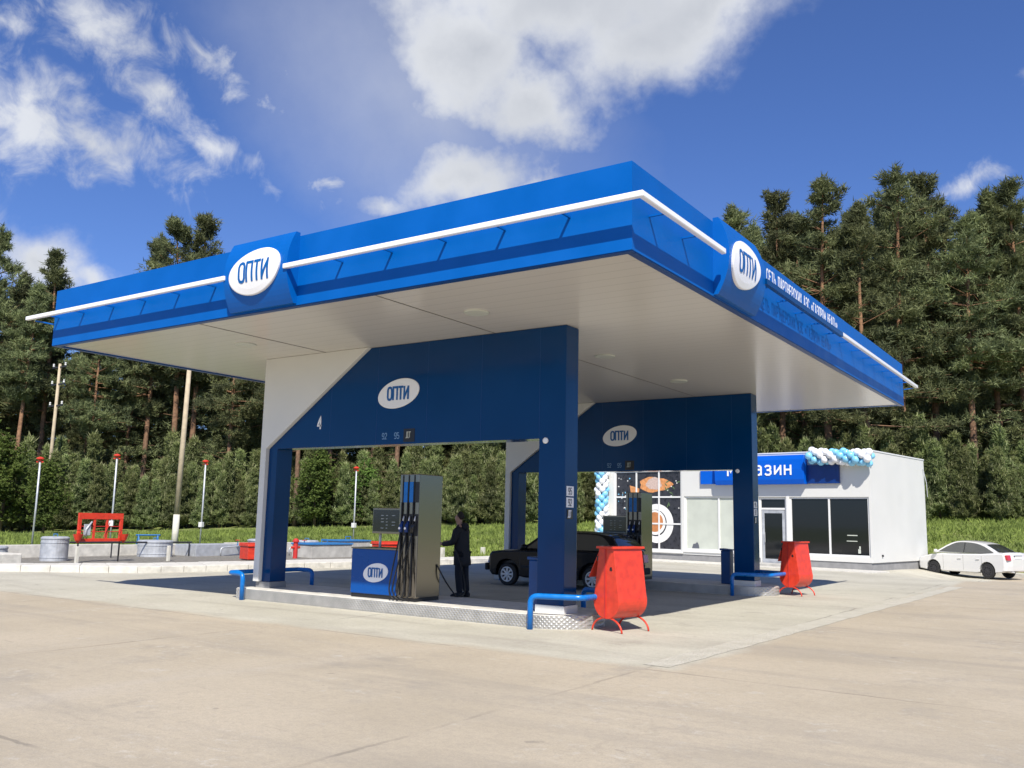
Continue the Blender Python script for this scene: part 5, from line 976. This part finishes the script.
YOUNG= [(-69.8, 29.8, 4.5), (-68.5, 30.2, 4.2), (-68.9, 31.1, 3.8), (-66.8, 30.8, 3.0), (-66.6, 31.8, 4.2), (-66.5, 32.8, 3.3), (-65.0, 33.2, 4.6), (-63.8, 33.5, 3.8), (-63.5, 34.6, 3.1), (-61.5, 34.3, 3.2), (-61.8, 35.2, 3.0), (-61.7, 36.3, 4.8), (-58.6, 35.6, 4.5), (-59.2, 36.9, 4.5), (-58.9, 37.4, 3.2), (-58.1, 37.9, 3.8), (-57.2, 38.2, 3.7), (-55.4, 37.9, 3.4), (-54.5, 38.6, 3.7), (-54.3, 39.2, 4.0), (-54.7, 40.3, 4.6), (-52.6, 39.6, 3.2), (-52.7, 41.3, 3.9), (-51.1, 41.7, 3.1), (-49.9, 41.8, 4.1), (-49.2, 42.7, 4.7), (-48.9, 43.9, 3.5), (-47.2, 44.0, 4.5), (-46.9, 44.9, 3.2), (-46.8, 46.0, 3.8), (-44.8, 45.4, 4.3), (-44.0, 46.5, 4.0), (-43.0, 46.4, 3.2), (-42.6, 47.7, 3.7), (-41.7, 48.4, 3.6), (-40.0, 48.2, 4.3), (-40.7, 50.1, 4.7), (-39.6, 50.4, 3.4), (-36.3, 47.3, 4.6), (-36.5, 49.3, 3.3), (-34.9, 49.1, 4.5), (-34.1, 49.5, 4.1), (-33.9, 51.0, 3.7), (-33.0, 51.2, 4.4), (-32.5, 52.4, 3.7), (-31.5, 52.0, 4.0), (-30.7, 52.0, 3.2), (-29.9, 51.9, 3.4), (-29.9, 54.0, 3.9), (-28.1, 52.6, 3.8), (-28.1, 55.3, 3.6), (-26.3, 54.1, 3.3), (-24.4, 51.7, 4.6), (-23.7, 52.4, 3.5), (-23.6, 54.4, 4.4), (-22.1, 53.8, 3.9), (-21.7, 54.3, 4.4), (-21.5, 56.2, 4.2), (-20.1, 55.8, 4.5), (-19.2, 55.4, 4.2), (-18.8, 56.6, 3.4), (-17.9, 56.0, 4.3), (-17.1, 57.1, 3.1), (-16.8, 59.3, 4.3), (-15.4, 58.5, 3.8), (-14.6, 58.4, 4.8), (-13.4, 57.6, 3.4), (-12.5, 58.4, 3.1), (-11.7, 59.6, 4.8), (-11.2, 60.0, 3.8), (-10.2, 60.5, 3.1), (-9.5, 62.2, 4.5), (-8.4, 61.6, 3.2), (-7.9, 61.6, 4.4), (-7.6, 63.8, 3.1), (-6.9, 63.5, 3.9), (-6.2, 62.2, 4.5), (-5.5, 63.4, 3.1), (-5.2, 65.5, 3.4), (-4.2, 65.2, 3.3), (-3.5, 64.1, 3.6), (-3.0, 64.5, 4.8), (-2.5, 66.3, 4.5), (-1.9, 66.8, 3.8), (-1.2, 66.9, 4.0), (-0.4, 67.5, 3.2), (-73.3, 30.6, 4.4), (-72.3, 31.2, 6.0), (-69.2, 31.0, 4.5), (-70.3, 32.2, 4.3), (-68.3, 32.3, 4.0), (-68.1, 32.9, 5.3), (-68.4, 34.1, 5.2), (-65.4, 33.5, 5.3), (-66.4, 34.7, 5.5), (-66.0, 35.5, 3.9), (-64.0, 35.4, 5.5), (-64.6, 36.4, 5.2), (-63.2, 36.5, 4.7), (-62.5, 37.5, 3.8), (-61.8, 37.8, 4.4), (-60.6, 38.2, 4.5), (-59.0, 38.2, 4.3), (-58.2, 39.2, 3.8), (-58.1, 40.5, 5.0), (-56.2, 39.9, 5.9), (-56.0, 40.9, 4.3), (-54.1, 41.0, 4.9), (-54.1, 42.0, 4.5), (-53.2, 42.1, 5.1), (-53.7, 43.4, 4.0), (-52.4, 43.9, 5.2), (-51.4, 44.1, 5.9), (-49.9, 44.2, 4.5), (-49.9, 45.2, 4.7), (-48.2, 45.2, 5.3), (-48.4, 46.4, 5.9), (-46.4, 46.2, 4.0), (-46.6, 48.0, 4.2), (-45.0, 47.3, 5.0), (-45.2, 49.1, 4.5), (-43.4, 48.9, 4.4), (-42.8, 49.5, 4.9), (-42.2, 50.1, 5.6), (-41.8, 51.8, 5.7), (-38.4, 49.5, 4.5), (-38.2, 50.6, 4.9), (-36.6, 49.5, 4.6), (-37.0, 51.6, 4.2), (-35.6, 51.3, 4.8), (-34.9, 52.2, 5.6), (-34.1, 53.0, 4.0), (-32.9, 53.5, 4.2), (-31.4, 52.9, 5.3), (-30.7, 54.2, 4.6), (-30.1, 55.3, 5.3), (-29.6, 56.8, 5.6), (-28.3, 56.8, 5.0), (-27.1, 56.8, 5.1), (-25.2, 55.6, 4.2), (-23.8, 54.6, 3.9), (-23.5, 56.3, 5.7), (-22.4, 56.1, 5.8), (-22.3, 58.0, 4.3), (-21.6, 58.0, 5.3), (-21.0, 58.8, 5.3), (-19.8, 58.8, 4.2), (-18.5, 58.2, 4.0), (-18.4, 60.8, 5.0), (-17.5, 61.4, 5.3), (-16.2, 60.0, 5.2), (-16.0, 62.3, 5.1), (-14.8, 61.4, 5.6), (-13.7, 61.3, 6.0), (-13.2, 62.3, 4.2), (-12.5, 62.5, 5.5), (-12.0, 63.2, 4.1), (-10.7, 62.6, 4.2), (-9.6, 62.4, 5.0), (-8.9, 65.2, 5.4), (-7.8, 64.0, 4.8), (-7.1, 66.5, 4.4), (-6.2, 64.7, 5.8), (-5.5, 65.5, 3.8), (-5.0, 66.2, 5.0), (-4.0, 66.5, 4.2), (-3.0, 66.9, 5.5), (-2.3, 69.2, 3.9), (-1.5, 68.1, 4.9), (-0.9, 69.0, 5.7), (0.1, 69.8, 5.8), (-74.4, 32.0, 6.4), (-72.0, 31.9, 6.1), (-71.4, 32.5, 4.7), (-71.8, 34.2, 5.9), (-70.6, 35.0, 6.5), (-67.7, 35.3, 6.7), (-68.3, 37.1, 6.0), (-66.1, 36.9, 6.5), (-64.8, 37.3, 5.3), (-65.2, 39.0, 6.9), (-61.9, 38.9, 5.4), (-61.5, 40.3, 4.4), (-61.3, 41.9, 4.7), (-59.5, 41.8, 6.9), (-57.2, 42.1, 6.3), (-57.1, 44.0, 4.4), (-55.1, 44.7, 5.3), (-53.2, 45.2, 5.2), (-52.5, 45.9, 5.7), (-51.9, 47.7, 4.6), (-50.3, 47.5, 5.2), (-49.9, 48.4, 4.5), (-49.6, 50.0, 5.1), (-46.6, 49.3, 5.1), (-46.6, 50.7, 5.5), (-45.7, 51.3, 5.4), (-44.0, 51.1, 5.3), (-42.5, 52.1, 6.5), (-42.1, 53.2, 4.4), (-39.6, 51.9, 6.8), (-37.7, 51.8, 6.9), (-38.1, 54.1, 5.5), (-36.3, 54.0, 6.8), (-35.6, 55.7, 6.1), (-33.2, 54.6, 4.8), (-32.7, 57.2, 5.5), (-31.7, 58.4, 6.1), (-30.0, 58.6, 4.4), (-29.1, 58.6, 6.2), (-26.9, 57.8, 6.5), (-25.0, 56.6, 6.5), (-25.0, 59.1, 4.7), (-23.0, 58.4, 6.5), (-23.0, 60.8, 4.9), (-21.3, 59.6, 4.7), (-20.4, 60.5, 6.1), (-20.0, 62.1, 6.3), (-18.8, 61.0, 5.3), (-18.3, 63.6, 4.9), (-17.5, 63.8, 5.6), (-16.5, 64.1, 4.7), (-15.3, 63.4, 5.3), (-13.7, 62.5, 4.8), (-12.8, 63.3, 4.7), (-11.7, 64.8, 6.4), (-10.9, 65.1, 6.7), (-9.7, 66.7, 5.1), (-9.0, 67.4, 5.3), (-8.2, 68.8, 5.8), (-7.1, 69.7, 5.0), (-5.7, 68.2, 4.4), (-5.2, 70.3, 4.7), (-4.1, 70.8, 4.5), (-3.5, 71.6, 5.4), (-2.3, 72.2, 5.0), (-1.4, 70.9, 5.7), (-0.8, 73.2, 6.7), (0.6, 72.2, 5.1)]
# ---------------------------------------------------------------- trees
def tri_mesh(name, V, F, materials, matidx=None):
    me = bpy.data.meshes.new(name); V = np.asarray(V, dtype=np.float32); F = np.asarray(F, dtype=np.int32); nf = len(F)
    me.vertices.add(len(V)); me.vertices.foreach_set('co', V.ravel()); me.loops.add(nf*3); me.loops.foreach_set('vertex_index', F.ravel())
    me.polygons.add(nf); me.polygons.foreach_set('loop_start', np.arange(0,nf*3,3,dtype=np.int32)); me.polygons.foreach_set('loop_total', np.full(nf,3,dtype=np.int32))
    for m in materials: me.materials.append(m)
    if matidx is not None: me.polygons.foreach_set('material_index', np.asarray(matidx,dtype=np.int32))
    me.update(calc_edges=True); return me
def tufts(C, D, n, ln, wd, spread, rng):
    """n narrow blades round each centre C, leaning along D"""
    K = len(C); d = D[:,None,:]*spread+rng.normal(size=(K,n,3)); d /= np.linalg.norm(d,axis=2,keepdims=True)
    s = np.cross(d, rng.normal(size=(K,n,3))); s /= np.linalg.norm(s,axis=2,keepdims=True)
    l_ = ln*rng.uniform(.6,1.25,size=(K,n,1)); c = C[:,None,:]+rng.normal(size=(K,n,3))*ln*.25
    a = c-s*wd*.5; b = c+s*wd*.5; t = c+d*l_
    V = np.stack([a,b,t],axis=2).reshape(-1,3); F = np.arange(len(V)).reshape(-1,3); return V, F
def pine_variant(seed, H=22., base=.36, rmax=3.0, dens=1.0, top='round'):
    rng = np.random.default_rng(seed); tr = MB(); lean = rng.normal(size=2)*.25
    pt = [(lean[0]*t*t+.12*sin(t*5+seed), lean[1]*t*t+.1*cos(t*4+seed), H*t) for t in np.linspace(0,1,12)]
    tr.tube(pt, [max(.02,.21*(1-t)**.8+.02) for t in np.linspace(0,1,12)], 8)
    def tp(t): i = min(10,int(t*11)); f = t*11-i; return np.array(pt[i])*(1-f)+np.array(pt[i+1])*f
    C = []; D = []
    t = base
    # few dead snags beneath the crown
    for _ in range(9):
        q = tp(rng.uniform(.05,max(.12,base))); a = rng.uniform(0,2*pi); l_ = rng.uniform(.4,1.6); tr.tube([q, q+np.array([cos(a)*l_,sin(a)*l_,rng.uniform(-.2,.25)])],[.03,.01],4)
    side = rng.uniform(.7,1.3,size=8)
    while t < .985:
        u = (t-base)/(1-base); prof = (min(1,(u/.16)**.6) if u < .16 else 1)*(1-max(0,u-.12)/.88)**.76*(.92 if top=='round' else 1)
        nb = rng.integers(4,7); whorl = rng.uniform(.50,1.2)
        for b in range(nb):
            a = rng.uniform(0,2*pi); L_ = rmax*prof*rng.uniform(.28,1.25)*side[int(a/(2*pi)*8)%8]*whorl+.2
            if rng.random() < .16: continue
            p = tp(t); rise = (.85*u-.15)+rng.normal()*.12; dr = np.array([cos(a),sin(a),rise]); dr /= np.linalg.norm(dr)
            sag = rng.uniform(-.05,.12)*L_
            pts = [p+dr*L_*q+np.array([0,0,sag*q*q]) for q in (0,.5,1)]; tr.tube(pts,[.05*(1-u)+.018,.03,.008],4,caps=False)
            nt_ = int((9+20*L_/rmax)*dens)
            for k in range(nt_):
                q = rng.uniform(.30,1.03)**.75; c = p+dr*L_*q+np.array([0,0,sag*q*q]); perp = np.array([-sin(a),cos(a),0])
                lat_ = rng.normal()*.36*L_*(.35+.5*(1-abs(q-.65))); c = c+perp*lat_+np.array([0,0,rng.normal()*.14+.06])
                C.append(c); D.append(dr*.5+perp*np.sign(lat_)*.4+np.array([0,0,.6]))
        t += rng.uniform(.018,.042)
    for q in np.linspace(.93,1.0,14):
        for _ in range(2): C.append(tp(min(q,.999))+rng.normal(size=3)*.07); D.append(np.array([0,0,1.2])+rng.normal(size=3)*.5)
    C = np.array(C); D = np.array(D)
    V, F = tufts(C, D, 15, .38, .072, 1.0, rng)
    return tr, tri_mesh('crown', V, F, [M_['needles']])
def young_variant(seed, H=5.):
    rng = np.random.default_rng(seed); tr = MB().tube([(0,0,0),(.05,.03,H*.5),(0,0,H)],[.07,.045,.012],6); C=[]; D=[]; CC=[]; 
    z = .45
    while z < H*.97:
        u = z/H; L0 = .98*(1-u)**.9+.10
        for b in range(rng.integers(4,7)):
            a = rng.uniform(0,2*pi); L_ = L0*rng.uniform(.6,1.15); dr = np.array([cos(a),sin(a),.45+.6*u]); dr /= np.linalg.norm(dr); p = np.array([0,0,z])
            tr.tube([p,p+dr*L_],[.018,.006],3,caps=False)
            for k in range(int(5+9*L_)):
                q = rng.uniform(.2,1.0); c = p+dr*L_*q+rng.normal(size=3)*.07; C.append(c); D.append(dr*.4+np.array([0,0,.9]))
            if rng.random() < .9: CC.append(p+dr*L_*1.02)
        z += rng.uniform(.16,.28)
    CC.append(np.array([0,0,H])); C = np.array(C); D = np.array(D); V, F = tufts(C, D, 14, .22, .05, .9, rng)
    CC = np.array(CC); V2, F2 = tufts(CC, np.tile([0,0,1.],(len(CC),1)), 4, .30, .05, 4.0, rng)
    n = len(V); V = np.concatenate([V,V2]); mi = [0]*len(F)+[1]*len(F2); F = np.concatenate([F,F2+n]); return tr, tri_mesh('crown', V, F, [M_['young'],M_['candle']], mi)
def leafy_variant(seed, H=6.):
    rng = np.random.default_rng(seed); tr = MB().tube([(0,0,0),(.1,.05,H*.5),(0,.1,H*.95)],[.08,.05,.015],6); C=[]
    for _ in range(60):
        t = rng.uniform(.12,.95); a = rng.uniform(0,2*pi); L_ = 1.5*(1-abs(t-.45)*1.2)*rng.uniform(.5,1.1); dr = np.array([cos(a),sin(a),.7]); dr /= np.linalg.norm(dr); p = np.array([.05,.05,H*t]); tr.tube([p,p+dr*L_],[.02,.006],3,caps=False)
        for k in range(28): C.append(p+dr*L_*rng.uniform(.3,1.05)+rng.normal(size=3)*.2)
    C = np.array(C); V, F = tufts(C, rng.normal(size=C.shape), 5, .13, .12, .3, rng); return tr, tri_mesh('crown', V, F, [M_['leaf']])
def make_tree(tr, crown, name, label, cat, group):
    R = empty(name,(0,0,0),0,label,cat,group); tr.build('trunk',M_['bark'],R,smooth=True,fix=False); o = bpy.data.objects.new('crown',crown); scene.collection.objects.link(o); o.parent = R; return R
PV = [(*pine_variant(s,22.,b,r,d),) for s,b,r,d in ((1,.28,4.0,1.0),(2,.38,3.4,1.0),(3,.45,3.6,.9),(4,.20,4.2,1.0),(5,.52,3.1,.85),(6,.34,3.1,.95),(7,.10,3.6,.85),(8,.08,3.2,.85))]
protos = [None]*len(PV)
def tall(i, x, y, h, label, group, wide=1.0):
    if protos[i] is None: protos[i] = make_tree(*PV[i],'pine_tree',label,'pine tree',group); R = protos[i]
    else: R = copy_tree(protos[i]); 
    R['label'] = label; R['group'] = group; s = h/22.; R.location = (x,y,tz(x,y)-.1); R.rotation_euler = (0,0,random.uniform(0,6.28)); R.scale = (s*wide*random.uniform(.9,1.12),s*wide*random.uniform(.9,1.12),s); return R
rt = random.Random(8)
LBL = {4:'tallest tall pine, its crown top highest above the shop roof',2:'tall pine with its pointed top just right of the canopy sign',12:'tall pine at the far left edge of the photo',14:'tall pine whose top shows left of the canopy end, before the white cloud',17:'tall pine showing above the canopy left of the front oval sign'}
for k,(x,y,h) in enumerate(TALL_FRONT):
    right = k < 12
    i = [0,5,1,3,0,5,2,3,5,1,0,3][k] if right else rt.choice([2,1,4,5])
    o_ = ['first','second','third','fourth','fifth','sixth','seventh','eighth','ninth','tenth','eleventh','twelfth']
    lab = LBL.get(k) or (f'tall pine, {o_[k]} of the skyline pines counted from the canopy sign rightward' if k < 12 else f'tall pine, {o_[k-12]} of the pines at left behind the light pole' if k < 22 else 'tall pine in the front row, its crown hidden by the canopy')
    tall(i,x,y,h,lab,'tall pines in the front row of the forest',1.15 if right else 1.05)
for k,(x,y,h) in enumerate(TALL_BACK): tall(rt.choice([6,7,0,3,6,7]),x,y,h,'tall pine deeper in the forest behind the front row','tall pines deeper in the forest',1.15)
YV = [young_variant(20+i,5.) for i in range(4)]; yp = [None]*4
for k,(x,y,h) in enumerate(YOUNG):
    i = k % 4
    if yp[i] is None: yp[i] = make_tree(*YV[i],'young_pine','bushy young pine in the dense row before the forest','young pine','young pines along the forest edge'); R = yp[i]
    else: R = copy_tree(yp[i])
    s = h/5.; R.location = (x,y,tz(x,y)-.1); R.rotation_euler = (0,0,rt.uniform(0,6.28)); R.scale = (s*1.1,s*1.1,s*1.04)
LV = leafy_variant(40,6.); lp = make_tree(*LV,'young_birch','','young birch','bright green young birches at the forest edge')
for k,(lat,dep,h,lab) in enumerate(((-34.2,61,7.0,'bright green young birch at the far left forest edge'),(-30,58.5,5.2,'low bright green young birch behind the red fire board'),(-13.3,62,5.5,'bright green young birch seen under the canopy right of the left column'),(-10.3,63.5,4.8,'smaller bright green young birch left of the pump display'))):
    R = lp if k == 0 else copy_tree(lp); x,y = fwd(lat,dep); R.location = (x,y,tz(x,y)-.1); R.rotation_euler = (0,0,k*1.3); s = h/6.; R.scale = (s*1.3,s*1.3,s); R['label'] = lab
# grass blades and weeds on the bank
rng = np.random.default_rng(7); Cg = []
while len(Cg) < 34000:
    lat = rng.uniform(-46,40); dep = rng.uniform(34,60); x,y = fwd(lat,dep); z = tz(x,y)
    if z > -.03 or (x < -31.9 and y < 33) or (x < -22.3 and y > 31.3): 
        Cg.append((x,y,z))
Cg = np.array(Cg); V, F = tufts(Cg, np.tile([0,0,1.],(len(Cg),1)), 5, .26, .06, 1.6, rng); 
go = bpy.data.objects.new('grass', tri_mesh('grass', V, F, [M_['grass']])); scene.collection.objects.link(go); tag(go,'tall bright green grass on the bank before the forest','grass',kind='stuff')
for ob in list(bpy.data.objects):
    if ob.parent is None and ob.type in ('MESH','EMPTY') and 'kind' not in ob and 'category' not in ob: print('UNTAGGED', ob.name)
